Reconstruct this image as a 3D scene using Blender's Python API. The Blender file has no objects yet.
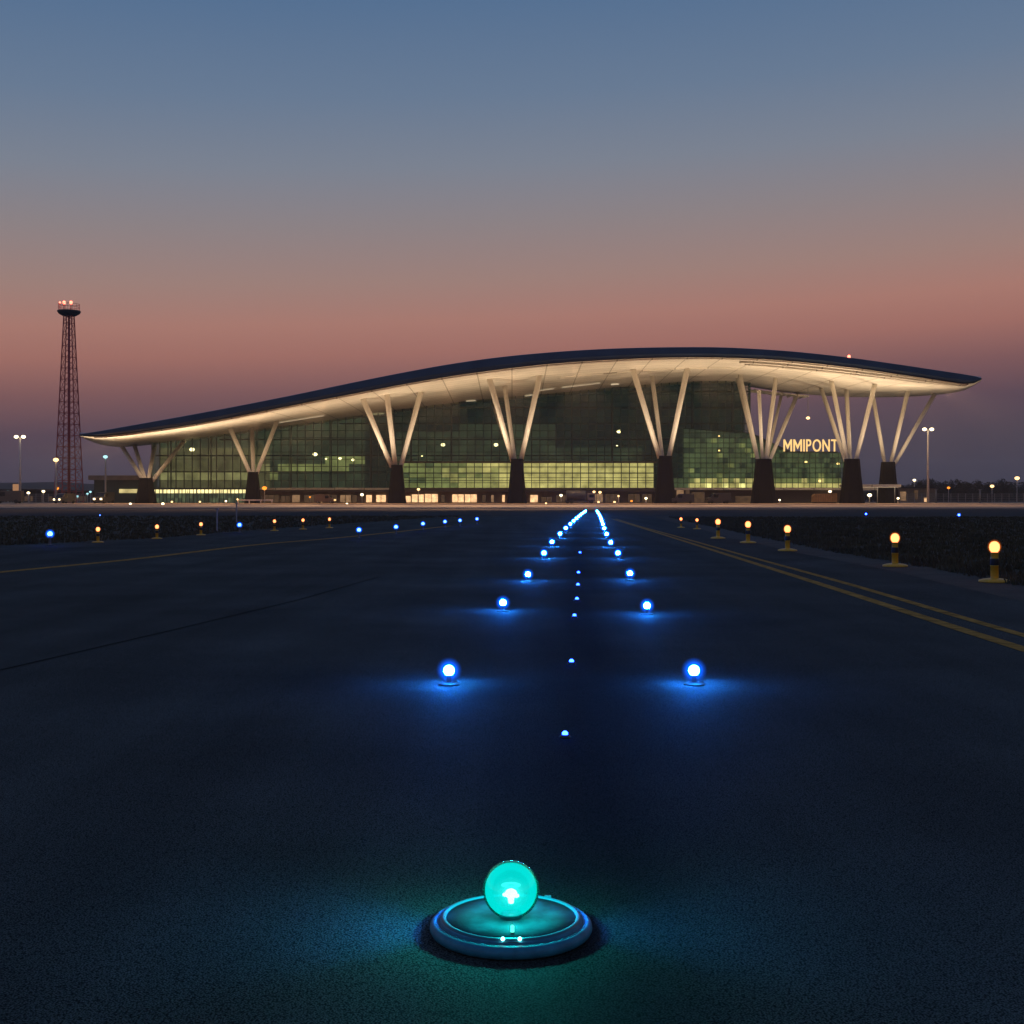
import bpy, bmesh, math, random
from mathutils import Vector, Matrix
from mathutils.bvhtree import BVHTree
random.seed(7)
R = math.radians
S = bpy.context.scene
COL = S.collection

# ------------------------------------------------------------------ camera, sky, exposure
F, H, HY = 1250.0, 1.3, 499.0           # focal length in pixels, eye height, row of the horizon
cd = bpy.data.cameras.new('camera')
cam = bpy.data.objects.new('camera', cd); COL.objects.link(cam)
cam.location = (0, 0, H); cam.rotation_euler = (R(90), 0, 0)
cd.sensor_width = 36; cd.lens = F / 1024 * 36; cd.shift_y = -(512 - HY) / 1024
cd.clip_start = .05; cd.clip_end = 6000
S.camera = cam

def srgb(r, g, b):
    f = lambda c: (c / 255 / 12.92) if c / 255 <= .04045 else ((c / 255 + .055) / 1.055) ** 2.4
    return (f(r), f(g), f(b), 1)

W = bpy.data.worlds.new('World'); S.world = W; W.use_nodes = True
nt = W.node_tree; nt.nodes.clear()
out = nt.nodes.new('ShaderNodeOutputWorld')
tc = nt.nodes.new('ShaderNodeTexCoord'); sep = nt.nodes.new('ShaderNodeSeparateXYZ')
nt.links.new(tc.outputs['Generated'], sep.inputs[0])
asn = nt.nodes.new('ShaderNodeMath'); asn.operation = 'ARCSINE'; nt.links.new(sep.outputs['Z'], asn.inputs[0])
# the dusk bands drift a little with the compass direction
mx = nt.nodes.new('ShaderNodeMath'); mx.operation = 'MULTIPLY_ADD'
nt.links.new(sep.outputs['X'], mx.inputs[0]); mx.inputs[1].default_value = -.04; nt.links.new(asn.outputs[0], mx.inputs[2])
mr = nt.nodes.new('ShaderNodeMapRange'); nt.links.new(mx.outputs[0], mr.inputs['Value'])
mr.inputs['From Min'].default_value = 0; mr.inputs['From Max'].default_value = R(45)
ramp = nt.nodes.new('ShaderNodeValToRGB'); nt.links.new(mr.outputs[0], ramp.inputs[0])
SKY = [(0, (60, 60, 74)), (2, (72, 64, 78)), (3.6, (92, 71, 83)), (5.2, (128, 88, 89)), (6.8, (163, 110, 100)),
       (8.2, (172, 122, 110)), (10, (160, 129, 121)), (12.5, (142, 131, 133)), (15, (124, 131, 145)),
       (18, (104, 123, 148)), (22, (84, 112, 146)), (30, (66, 98, 138)), (45, (50, 80, 120))]
el = ramp.color_ramp.elements
el[0].position = 0; el[0].color = srgb(*SKY[0][1]); el[1].position = 1; el[1].color = srgb(*SKY[-1][1])
for a, c in SKY[1:-1]:
    e = el.new(a / 45); e.color = srgb(*c)
bg = nt.nodes.new('ShaderNodeBackground'); nt.links.new(ramp.outputs[0], bg.inputs[0]); bg.inputs[1].default_value = 1.0
sky = nt.nodes.new('ShaderNodeTexSky'); sky.sky_type = 'NISHITA'; sky.sun_disc = False
sky.sun_elevation = R(-4); sky.sun_rotation = R(350)
bg2 = nt.nodes.new('ShaderNodeBackground'); nt.links.new(sky.outputs[0], bg2.inputs[0]); bg2.inputs[1].default_value = .05
ad = nt.nodes.new('ShaderNodeAddShader'); nt.links.new(bg.outputs[0], ad.inputs[0]); nt.links.new(bg2.outputs[0], ad.inputs[1])
nt.links.new(ad.outputs[0], out.inputs['Surface'])

S.view_settings.view_transform = 'Standard'; S.view_settings.look = 'None'
S.view_settings.exposure = 0; S.view_settings.gamma = 1; S.view_settings.use_curve_mapping = False
S.render.engine = 'CYCLES'
cy = S.cycles
cy.use_denoising = True; cy.denoiser = 'OPENIMAGEDENOISE'; cy.use_light_tree = True
cy.max_bounces = 5; cy.diffuse_bounces = 2; cy.glossy_bounces = 3; cy.transmission_bounces = 4
cy.transparent_max_bounces = 16; cy.volume_bounces = 0; cy.sample_clamp_indirect = 4
cy.caustics_reflective = False; cy.caustics_refractive = False

# ------------------------------------------------------------------ helpers
def P(px, py, Y): return Vector(((px - 512) * Y / F, Y, H + (HY - py) * Y / F))
def G(px, py, z=0.0):
    Y = (H - z) * F / (py - HY); return Vector(((px - 512) * Y / F, Y, 0))
def interp(tab, x):
    if x <= tab[0][0]: return tab[0][1]
    for (a, u), (b, v) in zip(tab, tab[1:]):
        if x <= b: return u + (v - u) * (x - a) / (b - a)
    return tab[-1][1]
def smooth_tab(tab, x):
    # Catmull-Rom through the table
    if x <= tab[0][0]: return tab[0][1]
    if x >= tab[-1][0]: return tab[-1][1]
    for i in range(len(tab) - 1):
        if x <= tab[i + 1][0]: break
    x0, y0 = tab[i]; x1, y1 = tab[i + 1]
    m = lambda k: (tab[min(k + 1, len(tab) - 1)][1] - tab[max(k - 1, 0)][1]) / (tab[min(k + 1, len(tab) - 1)][0] - tab[max(k - 1, 0)][0])
    d = x1 - x0; t = (x - x0) / d
    return ((2*t**3 - 3*t*t + 1) * y0 + (t**3 - 2*t*t + t) * d * m(i) + (-2*t**3 + 3*t*t) * y1 + (t**3 - t*t) * d * m(i + 1))

def mat(name, color, rough=.6, metal=0.0, emit=None, es=0.0, noise=None, bump=None, sample=True, spec=.5, trans=0):
    m = bpy.data.materials.new(name); m.use_nodes = True
    n = m.node_tree; b = n.nodes['Principled BSDF']
    b.inputs['Base Color'].default_value = (*color, 1); b.inputs['Roughness'].default_value = rough
    b.inputs['Metallic'].default_value = metal; b.inputs['Specular IOR Level'].default_value = spec
    if emit: b.inputs['Emission Color'].default_value = (*emit, 1); b.inputs['Emission Strength'].default_value = es
    if noise or bump:
        t = n.nodes.new('ShaderNodeTexCoord')
    if noise:                                   # noise = (scale, amount)
        x = n.nodes.new('ShaderNodeTexNoise'); x.inputs['Scale'].default_value = noise[0]; x.inputs['Detail'].default_value = 6
        n.links.new(t.outputs['Object'], x.inputs['Vector'])
        r = n.nodes.new('ShaderNodeValToRGB'); a = noise[1]
        r.color_ramp.elements[0].position = .3; r.color_ramp.elements[1].position = .7
        r.color_ramp.elements[0].color = (*[c * (1 - a) for c in color], 1); r.color_ramp.elements[1].color = (*[min(1, c * (1 + a)) for c in color], 1)
        n.links.new(x.outputs['Fac'], r.inputs[0]); n.links.new(r.outputs[0], b.inputs['Base Color'])
    if bump:
        x = n.nodes.new('ShaderNodeTexNoise'); x.inputs['Scale'].default_value = bump[0]; x.inputs['Detail'].default_value = 4
        n.links.new(t.outputs['Object'], x.inputs['Vector'])
        bp = n.nodes.new('ShaderNodeBump'); bp.inputs['Strength'].default_value = bump[1]; bp.inputs['Distance'].default_value = bump[2]
        n.links.new(x.outputs['Fac'], bp.inputs['Height']); n.links.new(bp.outputs[0], b.inputs['Normal'])
    if not sample: m.cycles.emission_sampling = 'NONE'
    return m
def emat(name, color, s, sample=False, noise=None):
    m = bpy.data.materials.new(name); m.use_nodes = True
    n = m.node_tree; n.nodes.clear()
    o = n.nodes.new('ShaderNodeOutputMaterial'); e = n.nodes.new('ShaderNodeEmission')
    e.inputs[0].default_value = (*color, 1); e.inputs[1].default_value = s
    n.links.new(e.outputs[0], o.inputs[0])
    if noise:
        t = n.nodes.new('ShaderNodeTexCoord'); x = n.nodes.new('ShaderNodeTexNoise'); x.inputs['Scale'].default_value = noise[0]; x.inputs['Detail'].default_value = 4
        n.links.new(t.outputs['Object'], x.inputs['Vector'])
        r = n.nodes.new('ShaderNodeMapRange'); r.inputs['From Min'].default_value = .3; r.inputs['From Max'].default_value = .7
        r.inputs['To Min'].default_value = s * (1 - noise[1]); r.inputs['To Max'].default_value = s * (1 + noise[1])
        n.links.new(x.outputs['Fac'], r.inputs[0]); n.links.new(r.outputs[0], e.inputs[1])
    if not sample: m.cycles.emission_sampling = 'NONE'
    return m

class MB:
    def __init__(s): s.bm = bmesh.new(); s.mi = 0
    def quad(s, a, b, c, d, mi=None):
        f = s.bm.faces.new([s.bm.verts.new(v) for v in (a, b, c, d)]); f.material_index = s.mi if mi is None else mi; return f
    def box(s, x0, x1, y0, y1, z0, z1, mi=None):
        v = [s.bm.verts.new((x, y, z)) for z in (z0, z1) for y in (y0, y1) for x in (x0, x1)]
        for q in ((0, 2, 3, 1), (4, 5, 7, 6), (0, 1, 5, 4), (2, 6, 7, 3), (0, 4, 6, 2), (1, 3, 7, 5)):
            f = s.bm.faces.new([v[i] for i in q]); f.material_index = s.mi if mi is None else mi
        return v
    def tube(s, a, b, r0, r1=None, n=8, mi=None, cap=True):
        a = Vector(a); b = Vector(b); r1 = r0 if r1 is None else r1
        d = (b - a).normalized(); u = d.orthogonal().normalized(); w = d.cross(u)
        ra, rb = [], []
        for i in range(n):
            t = 2 * math.pi * i / n + .3; o = u * math.cos(t) + w * math.sin(t)
            ra.append(s.bm.verts.new(a + o * r0)); rb.append(s.bm.verts.new(b + o * r1))
        for i in range(n):
            f = s.bm.faces.new((ra[i], ra[(i + 1) % n], rb[(i + 1) % n], rb[i])); f.material_index = s.mi if mi is None else mi; f.smooth = n > 6
        if cap:
            for q in (ra[::-1], rb): f = s.bm.faces.new(q); f.material_index = s.mi if mi is None else mi
    def lathe(s, prof, c=(0, 0, 0), n=24, mi=None, smooth=True):
        rings = []
        for r, z in prof:
            if r < 1e-6: rings.append([s.bm.verts.new((c[0], c[1], c[2] + z))])
            else: rings.append([s.bm.verts.new((c[0] + r * math.cos(2 * math.pi * i / n), c[1] + r * math.sin(2 * math.pi * i / n), c[2] + z)) for i in range(n)])
        for A, B in zip(rings, rings[1:]):
            for i in range(n):
                j = (i + 1) % n
                if len(A) == 1 and len(B) == 1: continue
                q = (A[0], B[j], B[i]) if len(A) == 1 else ((A[i], A[j], B[0]) if len(B) == 1 else (A[i], A[j], B[j], B[i]))
                try: f = s.bm.faces.new(q); f.material_index = s.mi if mi is None else mi; f.smooth = smooth
                except ValueError: pass
    def ball(s, c, r, n=16, m=10, sz=1.0, mi=None):
        s.lathe([(r * math.sin(math.pi * k / m), -r * sz * math.cos(math.pi * k / m)) for k in range(m + 1)], c, n, mi)
    def poly(s, pts, z, mi=None):
        f = s.bm.faces.new([s.bm.verts.new((p[0], p[1], z)) for p in pts]); f.normal_update()
        if f.normal.z < 0: f.normal_flip()
        f.material_index = s.mi if mi is None else mi
    def build(s, name, m, parent=None, loc=None, bevel=0, **props):
        me = bpy.data.meshes.new(name)
        bmesh.ops.recalc_face_normals(s.bm, faces=s.bm.faces[:]) if props.pop('recalc', True) else None
        s.bm.to_mesh(me); s.bm.free()
        o = bpy.data.objects.new(name, me); COL.objects.link(o)
        for x in (m if isinstance(m, (list, tuple)) else [m]): me.materials.append(x)
        if parent: o.parent = parent
        if loc is not None: o.location = loc
        if bevel:
            b = o.modifiers.new('bevel', 'BEVEL'); b.width = bevel; b.segments = 2
        for k, v in props.items(): o[k] = v
        return o
def empty(name, loc=(0, 0, 0), label=None, cat=None, group=None):
    o = bpy.data.objects.new(name, None); COL.objects.link(o); o.location = loc; o.empty_display_size = .2
    if label: o['label'] = label
    if cat: o['category'] = cat
    if group: o['group'] = group
    return o
def tag(o, label, cat, group=None):
    o['label'] = label; o['category'] = cat
    if group: o['group'] = group
    return o
def copy_tree(o, parent=None):
    c = o.copy(); COL.objects.link(c); c.parent = parent
    for ch in list(KIDS(o)): copy_tree(ch, c)
    return c
def KIDS(o): return [x for x in bpy.data.objects if x.parent == o]
def lamp(kind, name, loc, energy, color, parent=None, **kw):
    l = bpy.data.lights.new(name, kind); l.energy = energy; l.color = color
    for k, v in kw.items(): setattr(l, k, v)
    o = bpy.data.objects.new(name, l); COL.objects.link(o); o.location = loc
    if parent: o.parent = parent
    return o
def aim(o, d): o.rotation_euler = Vector(d).to_track_quat('-Z', 'Y').to_euler()

# ------------------------------------------------------------------ materials
def asphalt(name, c0, c1, big):
    m = bpy.data.materials.new(name); m.use_nodes = True; n = m.node_tree; b = n.nodes['Principled BSDF']; L = n.links
    t = n.nodes.new('ShaderNodeTexCoord')
    def noise(sc, det=5, vec=None):
        x = n.nodes.new('ShaderNodeTexNoise'); x.inputs['Scale'].default_value = sc; x.inputs['Detail'].default_value = det
        L.new(vec or t.outputs['Object'], x.inputs['Vector']); return x.outputs['Fac']
    def ramp(v, p0, p1, a, c):
        r = n.nodes.new('ShaderNodeValToRGB'); r.color_ramp.elements[0].position = p0; r.color_ramp.elements[1].position = p1
        r.color_ramp.elements[0].color = (*a, 1); r.color_ramp.elements[1].color = (*c, 1); L.new(v, r.inputs[0]); return r.outputs[0]
    def mul(a, c, fac=1):
        x = n.nodes.new('ShaderNodeMix'); x.data_type = 'RGBA'; x.blend_type = 'MULTIPLY'; x.inputs['Factor'].default_value = fac
        L.new(a, x.inputs['A']); L.new(c, x.inputs['B']); return x.outputs['Result']
    base = ramp(noise(big, 6), .3, .7, c0, c1)
    # long streaks left by tyres
    mp = n.nodes.new('ShaderNodeMapping'); mp.inputs['Scale'].default_value = (1.1, .03, 1); mp.inputs['Rotation'].default_value = (0, 0, R(3.5))
    L.new(t.outputs['Object'], mp.inputs[0])
    st = ramp(noise(1.0, 5, mp.outputs[0]), .35, .65, (.78, .78, .78), (1.1, 1.1, 1.1))
    v = n.nodes.new('ShaderNodeTexVoronoi'); v.inputs['Scale'].default_value = 165; L.new(t.outputs['Object'], v.inputs['Vector'])
    agg = ramp(v.outputs['Distance'], .1, .75, (3.0, 3.0, 3.0), (.32, .32, .32))
    pat = ramp(noise(.35, 3), .42, .58, (.93, .93, .93), (1.05, 1.05, 1.05))
    # dark rubber laid down along the centreline
    sx = n.nodes.new('ShaderNodeSeparateXYZ'); L.new(t.outputs['Object'], sx.inputs[0])
    def mth(op, a, c=None):
        x = n.nodes.new('ShaderNodeMath'); x.operation = op
        for i, q in enumerate((a, c)):
            if q is None: continue
            if isinstance(q, (int, float)): x.inputs[i].default_value = q
            else: L.new(q, x.inputs[i])
        return x.outputs[0]
    d = mth('ABSOLUTE', mth('SUBTRACT', sx.outputs['X'], mth('ADD', mth('MULTIPLY', sx.outputs['Y'], .05), .08)))
    d = mth('ADD', d, mth('MULTIPLY', noise(2.2, 3, mp.outputs[0]), .35))
    rub = ramp(d, .25, .75, (.45, .45, .45), (1, 1, 1))
    c = mul(mul(mul(mul(base, st), agg), pat), rub)
    L.new(c, b.inputs['Base Color'])
    rr = n.nodes.new('ShaderNodeMapRange'); rr.inputs['To Min'].default_value = .75; rr.inputs['To Max'].default_value = .95
    L.new(noise(14, 4), rr.inputs[0]); L.new(rr.outputs[0], b.inputs['Roughness'])
    b.inputs['Specular IOR Level'].default_value = .03
    bp = n.nodes.new('ShaderNodeBump'); bp.inputs['Strength'].default_value = 1.0; bp.inputs['Distance'].default_value = .0025
    hs = n.nodes.new('ShaderNodeMath'); hs.operation = 'ADD'; L.new(noise(330, 3), hs.inputs[0])
    iv = n.nodes.new('ShaderNodeMath'); iv.operation = 'MULTIPLY'; iv.inputs[1].default_value = -.7; L.new(v.outputs['Distance'], iv.inputs[0]); L.new(iv.outputs[0], hs.inputs[1])
    L.new(hs.outputs[0], bp.inputs['Height']); L.new(bp.outputs[0], b.inputs['Normal'])
    return m
M = {}
M['asphalt'] = asphalt('asphalt', (.044, .045, .043), (.068, .069, .066), .5)
M['asphalt_far'] = mat('road asphalt', (.028, .030, .036), .8, noise=(.2, .3), spec=.1)
M['concrete'] = mat('apron concrete', (.36, .24, .15), .8, noise=(.15, .25))
M['kerb'] = mat('kerb concrete', (.42, .38, .34), .8)
M['turf'] = mat('turf', (.050, .034, .018), .9, noise=(.6, .5), bump=(20, 1, .05))
M['blade'] = mat('grass blade', (.075, .058, .026), .85, noise=(.8, .5))
M['earth'] = mat('earth', (.045, .036, .028), .9, noise=(1.2, .4), bump=(12, 1, .03))
M['yellow_paint'] = mat('yellow road paint', (.50, .23, .05), .85, noise=(6, .45), spec=.05)
M['sealant'] = mat('joint sealant', (.018, .018, .018), .95, spec=.02)
M['yellow'] = mat('yellow enamel', (.75, .40, .03), .4, noise=(25, .15))
M['black'] = mat('black band', (.012, .012, .012), .5)
M['fascia'] = mat('navy roof metal', (.045, .095, .17), .4, .2, noise=(.15, .15))
M['soffit'] = mat('cream soffit panels', (.76, .70, .60), .5, noise=(.08, .12))
def joints(m, sx, sy, w):
    n = m.node_tree; b = n.nodes['Principled BSDF']; src = b.inputs['Base Color'].links[0].from_socket
    t = n.nodes.new('ShaderNodeTexCoord'); mp = n.nodes.new('ShaderNodeMapping'); n.links.new(t.outputs['Object'], mp.inputs[0])
    k = n.nodes.new('ShaderNodeTexBrick'); n.links.new(mp.outputs[0], k.inputs['Vector']); k.offset = 0
    k.inputs['Scale'].default_value = 1; k.inputs['Brick Width'].default_value = sx; k.inputs['Row Height'].default_value = sy; k.inputs['Mortar Size'].default_value = w
    k.inputs['Color1'].default_value = (1, 1, 1, 1); k.inputs['Color2'].default_value = (.90, .90, .90, 1); k.inputs['Mortar'].default_value = (.45, .43, .40, 1)
    x = n.nodes.new('ShaderNodeMix'); x.data_type = 'RGBA'; x.blend_type = 'MULTIPLY'; x.inputs['Factor'].default_value = 1
    n.links.new(src, x.inputs['A']); n.links.new(k.outputs['Color'], x.inputs['B']); n.links.new(x.outputs['Result'], b.inputs['Base Color'])
joints(M['soffit'], 9, 4.5, .16)
M['strut'] = mat('painted steel strut', (.80, .74, .64), .45)
M['plinth'] = mat('dark stone plinth', (.009, .009, .010), .8, spec=.1, noise=(1, .3))
M['mullion'] = mat('dark mullion', (.045, .080, .065), .4, .3)
M['slab'] = mat('slab edge', (.10, .08, .06), .6)
M['slab_in'] = mat('inner slab', (.07, .09, .07), .6)
M['wallw'] = mat('warm plaster', (.35, .26, .19), .8, noise=(.5, .2))
M['dark'] = mat('dark metal', (.02, .02, .02), .5)
M['grey'] = mat('galvanised metal', (.30, .29, .28), .45, .5)
M['pale_pole'] = mat('pale painted pole', (.7, .62, .58), .6)
M['steel_red'] = mat('red oxide steel', (.50, .09, .075), .7)
M['hill'] = mat('hill scrub', (.022, .024, .018), .95, noise=(.02, .4))
M['leaf'] = mat('tree leaves', (.022, .028, .014), .85, noise=(.4, .5))
M['bark'] = mat('bark', (.04, .03, .022), .9)
M['fence'] = mat('tan fence board', (.22, .15, .09), .8, noise=(.6, .3))
M['tyre'] = mat('tyre rubber', (.012, .012, .012), .8)
M['carglass'] = mat('vehicle glass', (.01, .012, .014), .08)
def glassmat():
    m = bpy.data.materials.new('tinted glass'); m.use_nodes = True; n = m.node_tree; n.nodes.clear()
    o = n.nodes.new('ShaderNodeOutputMaterial'); t = n.nodes.new('ShaderNodeBsdfTransparent'); t.inputs[0].default_value = (.72, .80, .62, 1)
    g = n.nodes.new('ShaderNodeBsdfGlossy'); g.inputs['Roughness'].default_value = .06; g.inputs[0].default_value = (.8, .9, .85, 1)
    mx = n.nodes.new('ShaderNodeMixShader'); lw = n.nodes.new('ShaderNodeFresnel'); lw.inputs[0].default_value = 1.45
    n.links.new(lw.outputs[0], mx.inputs[0]); n.links.new(t.outputs[0], mx.inputs[1]); n.links.new(g.outputs[0], mx.inputs[2]); n.links.new(mx.outputs[0], o.inputs[0])
    return m
M['glass'] = glassmat()
# lit rooms seen through the glass, dark to bright
M['room'] = [emat('room light %s' % k, c, s, noise=(.3, .45)) for k, (c, s) in enumerate([
    ((.035, .075, .055), .18), ((.09, .125, .08), .32), ((.18, .23, .12), .40), ((.40, .42, .17), .50), ((.82, .66, .27), .80), ((1, .84, .36), 1.6), ((.21, .19, .10), .42), ((.42, .37, .18), .55), ((.62, .55, .22), .62)])]
M['shop'] = [emat('shop light %s' % k, c, s, noise=(.8, .4)) for k, (c, s) in enumerate([
    ((.30, .17, .09), .22), ((.6, .34, .17), .45), ((1, .58, .28), 1.25)])]
M['lamp_warm'] = emat('warm lamp', (1, .60, .24), 3.2)
M['lamp_white'] = emat('white lamp', (1, .80, .46), 4.5)
M['lamp_cool'] = emat('cool lamp', (.42, .80, .85), 1.5)
M['lamp_orange'] = emat('orange lamp', (1, .30, .03), 1.9)
M['lamp_blue'] = emat('small blue lamp', (.02, .30, 1), 1.6)
M['lamp_red'] = emat('red beacon', (1, .12, .07), 9)
M['strip'] = emat('strip light', (1, .80, .52), 1.15)
M['letter'] = emat('sign letter glow', (1, .62, .22), 1.25)
BLUE = (.03, .22, 1.0)
M['globe_blue'] = emat('blue lens', (.01, .19, 1.0), 700, sample=True)
M['globe_blue_small'] = emat('blue inset lens', (.012, .055, 1.0), 30, sample=True)
M['globe_amber'] = emat('amber lens', (1, .26, .09), 3.8, sample=True)

# ------------------------------------------------------------------ ground, roads, hills
def sheet(name, pts, z, m, **kw):
    b = MB(); b.poly(pts, z); return b.build(name, m, kind='structure', recalc=False, **kw)
b = MB(); N = 24
for i in range(N):
    for j in range(N):
        x0, x1 = [-2600 + 5200 * k / N for k in (i, i + 1)]; y0, y1 = [-600 + 3600 * k / N for k in (j, j + 1)]
        b.quad((x0, y0, 0), (x1, y0, 0), (x1, y1, 0), (x0, y1, 0))
bmesh.ops.remove_doubles(b.bm, verts=b.bm.verts, dist=.01)
b.build('ground', M['turf'], kind='structure', recalc=False)
edgeR = [G(*p) for p in ((1024, 602), (882, 569), (798, 553), (738, 539), (690, 526.5), (664, 520), (650, 515.5))]
edgeL = [G(*p) for p in ((480, 515.6), (430, 518), (380, 521.5), (328, 525), (256, 530), (160, 538.3), (100, 541), (0, 546))]
road_near, road_far = G(512, 516).y, G(512, 508.6).y
taxi = [(6.3, -20), (6.35, 6)] + [(p.x, p.y) for p in edgeR] + [(16, road_near - 2), (22, road_near), (-3, road_near), (-3, road_near)][:3] + [(p.x, p.y) for p in edgeL] + [(-24, 26), (-38, 10), (-50, -20)]
sheet('taxiway', taxi, .004, M['asphalt'])
sheet('road', [(-700, road_near), (700, road_near), (700, road_far), (-700, road_far)], .008, M['asphalt_far'])
b = MB()
b.box(-700, 700, road_far, road_far + .5, 0, .14, 0); b.quad((-700, road_far + .5, .12), (700, road_far + .5, .12), (700, 470, .12), (-700, 470, .12), 1)
b.build('apron', [M['kerb'], M['concrete']], kind='structure', recalc=False)
# earth shoulder between asphalt and turf on the right
off = lambda p, d: (p[0] + d, p[1])
eR = [(6.35, 6)] + [(p.x, p.y) for p in edgeR[:5]]
b = MB()
for (p, q) in zip(eR, eR[1:]):
    b.quad((*p, .002), (*off(p, 1.1), .002), (*off(q, 1.1), .002), (*q, .002))
b.build('verge_shoulder', M['earth'], kind='structure', recalc=False)
def ribbon(b, pts, w, z):
    pts = [Vector((p[0], p[1], 0)) for p in pts]; L_, R_ = [], []
    for i, p in enumerate(pts):
        d = (pts[min(i + 1, len(pts) - 1)] - pts[max(i - 1, 0)]).normalized(); n = Vector((-d.y, d.x, 0))
        L_.append(p + n * w / 2); R_.append(p - n * w / 2)
    for i in range(len(pts) - 1):
        f = b.quad(*[(v.x, v.y, z) for v in (R_[i], R_[i + 1], L_[i + 1], L_[i])])
def dense(pts, k=8):
    tab = sorted((p.y, p.x) for p in pts); y0, y1 = tab[0][0], tab[-1][0]
    return [(smooth_tab(tab, y0 + (y1 - y0) * (i / (k * 4)) ** 1.6), y0 + (y1 - y0) * (i / (k * 4)) ** 1.6) for i in range(k * 4 + 1)]
lines_in = [Vector((4.25, 2, 0))] + [G(*p) for p in ((1024, 650), (847, 593), (740, 559), (680, 540), (640, 527.5), (613, 519.3))]
lines_out = [Vector((4.72, 2, 0))] + [G(*p) for p in ((1024, 636), (847, 584), (740, 554.5), (680, 537.5), (640, 526.5), (616, 519))]
b = MB(); ribbon(b, dense(lines_in), .16, .008); b.build('edge_marking', M['yellow_paint'], kind='structure', recalc=False)
b = MB(); ribbon(b, dense(lines_out), .13, .008); b.build('edge_marking', M['yellow_paint'], kind='structure', recalc=False)
ll = [G(*p) for p in ((-60, 579), (0, 572.5), (128, 560), (256, 545), (338, 538), (406, 531), (450, 526))]
b = MB(); ribbon(b, dense(ll), .25, .008); b.build('edge_marking', M['yellow_paint'], kind='structure', recalc=False)
jl = [G(*p) for p in ((-80, 686), (0, 671), (90, 650), (180, 629), (300, 600), (380, 577))]
b = MB(); ribbon(b, [(p.x, p.y) for p in jl], .022, .008); b.build('joint_seal', M['sealant'], kind='structure', recalc=False)
b = MB(); ribbon(b, [(p.x, p.y) for p in (G(0, 519.5), G(260, 516.4))], .3, .012)
# grass growing on the verges
b = MB()
def blades(n, fx, fy, hmax):
    for _ in range(n):
        y = fy(); x = fx(y)
        if x is None: continue
        for k in range(3):
            a = random.uniform(0, math.pi); h = random.uniform(.4, 1) * hmax; w = .012 + y * .0005
            lx, ly = random.uniform(-.5, .5) * h, random.uniform(-.5, .5) * h
            xx, yy = x + random.uniform(-.1, .1), y + random.uniform(-.1, .1)
            dx, dy = math.cos(a) * w, math.sin(a) * w
            v = [b.bm.verts.new(q) for q in ((xx - dx, yy - dy, -.01), (xx + dx, yy + dy, -.01), (xx + lx, yy + ly, h))]
            b.bm.faces.new(v)
tabR = sorted((y, x) for x, y in eR + [(p.x, p.y) for p in edgeR[5:]])
tabL = sorted((p.y, p.x) for p in edgeL)
blades(26000, lambda y: interp(tabR, y) + 1.0 + random.random() ** 1.3 * (2 + y * .45), lambda: 9 + random.random() ** 1.5 * 80, .12)
blades(9000, lambda y: interp(tabL, y) - .15 - random.random() ** 1.3 * (4 + y * .4), lambda: 34 + random.random() ** 1.3 * 60, .12)
b.build('grass', M['blade'], kind='stuff', recalc=False, label='dark short grass on the verges', category='grass')

def ridge(name, Y, depth, px0, px1, tab, m):
    b = MB(); prev = None; n = 160
    for i in range(n + 1):
        px = px0 + (px1 - px0) * i / n; y = interp(tab, px) + random.uniform(-.35, .35)
        t = P(px, y, Y); row = [b.bm.verts.new(v) for v in ((t.x, Y - depth, -1), (t.x, Y - depth * .3, t.z * .75), (t.x, Y, t.z), (t.x, Y + depth, -1))]
        if prev:
            for k in range(3): f = b.bm.faces.new((prev[k], row[k], row[k + 1], prev[k + 1])); f.smooth = True
        prev = row
    return b.build(name, m, kind='structure')
ridge('hill', 1300, 300, -900, 2000, [(-900, 480), (0, 483), (60, 482), (100, 484), (200, 487), (500, 490), (850, 488), (900, 485), (960, 484), (1024, 485), (2000, 482)], M['hill'])

# ------------------------------------------------------------------ terminal building
YF, YB, YW = 320.0, 400.0, 385.0
TOP = [(80, 434), (100, 430.8), (150, 422), (200, 413), (250, 403.5), (300, 393.5), (350, 383), (400, 373), (450, 364), (500, 357), (550, 352.2), (600, 349), (640, 347.6), (680, 347), (720, 347.2), (760, 349), (800, 352), (850, 357.5), (900, 364.5), (940, 370.5), (972, 375.5), (981, 378)]
BOT = [(80, 436), (100, 436.5), (150, 431), (200, 423.5), (250, 414), (300, 404), (350, 394.5), (400, 385), (450, 376.5), (500, 369.5), (550, 364), (600, 360.5), (640, 358.5), (680, 357.5), (720, 357.6), (760, 359), (800, 362), (850, 367.5), (900, 374.5), (940, 380.5), (970, 384), (981, 380)]
BAK = [(80, 436.5), (90, 441), (100, 444.5), (120, 447), (160, 444), (200, 440), (250, 433.5), (300, 427.5), (350, 421), (400, 414), (450, 408), (500, 403), (560, 398), (600, 394), (640, 390), (690, 386), (740, 386), (790, 393), (850, 397), (900, 397), (940, 394.5), (965, 390), (981, 381)]
term = empty('terminal_building', P(512, 499, 360).xy.to_3d(), 'long glass airport terminal under a sweeping curved roof on branching columns', 'building')
TO = term.location.copy()
def tb(mb, name, m, parent=None, **kw):
    o = mb.build(name, m, **kw)
    p = parent or term; o.parent = p; o.location = -TO if p is term else (0, 0, 0)
    return o
NS, NT = 120, 10
def soff(px, t):
    a = P(px, smooth_tab(BOT, px), YF); c = P(px, smooth_tab(BAK, px), YB)
    p = a.lerp(c, t); p.z -= .0 * math.sin(math.pi * t); return p
b = MB(); grid = []
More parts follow.
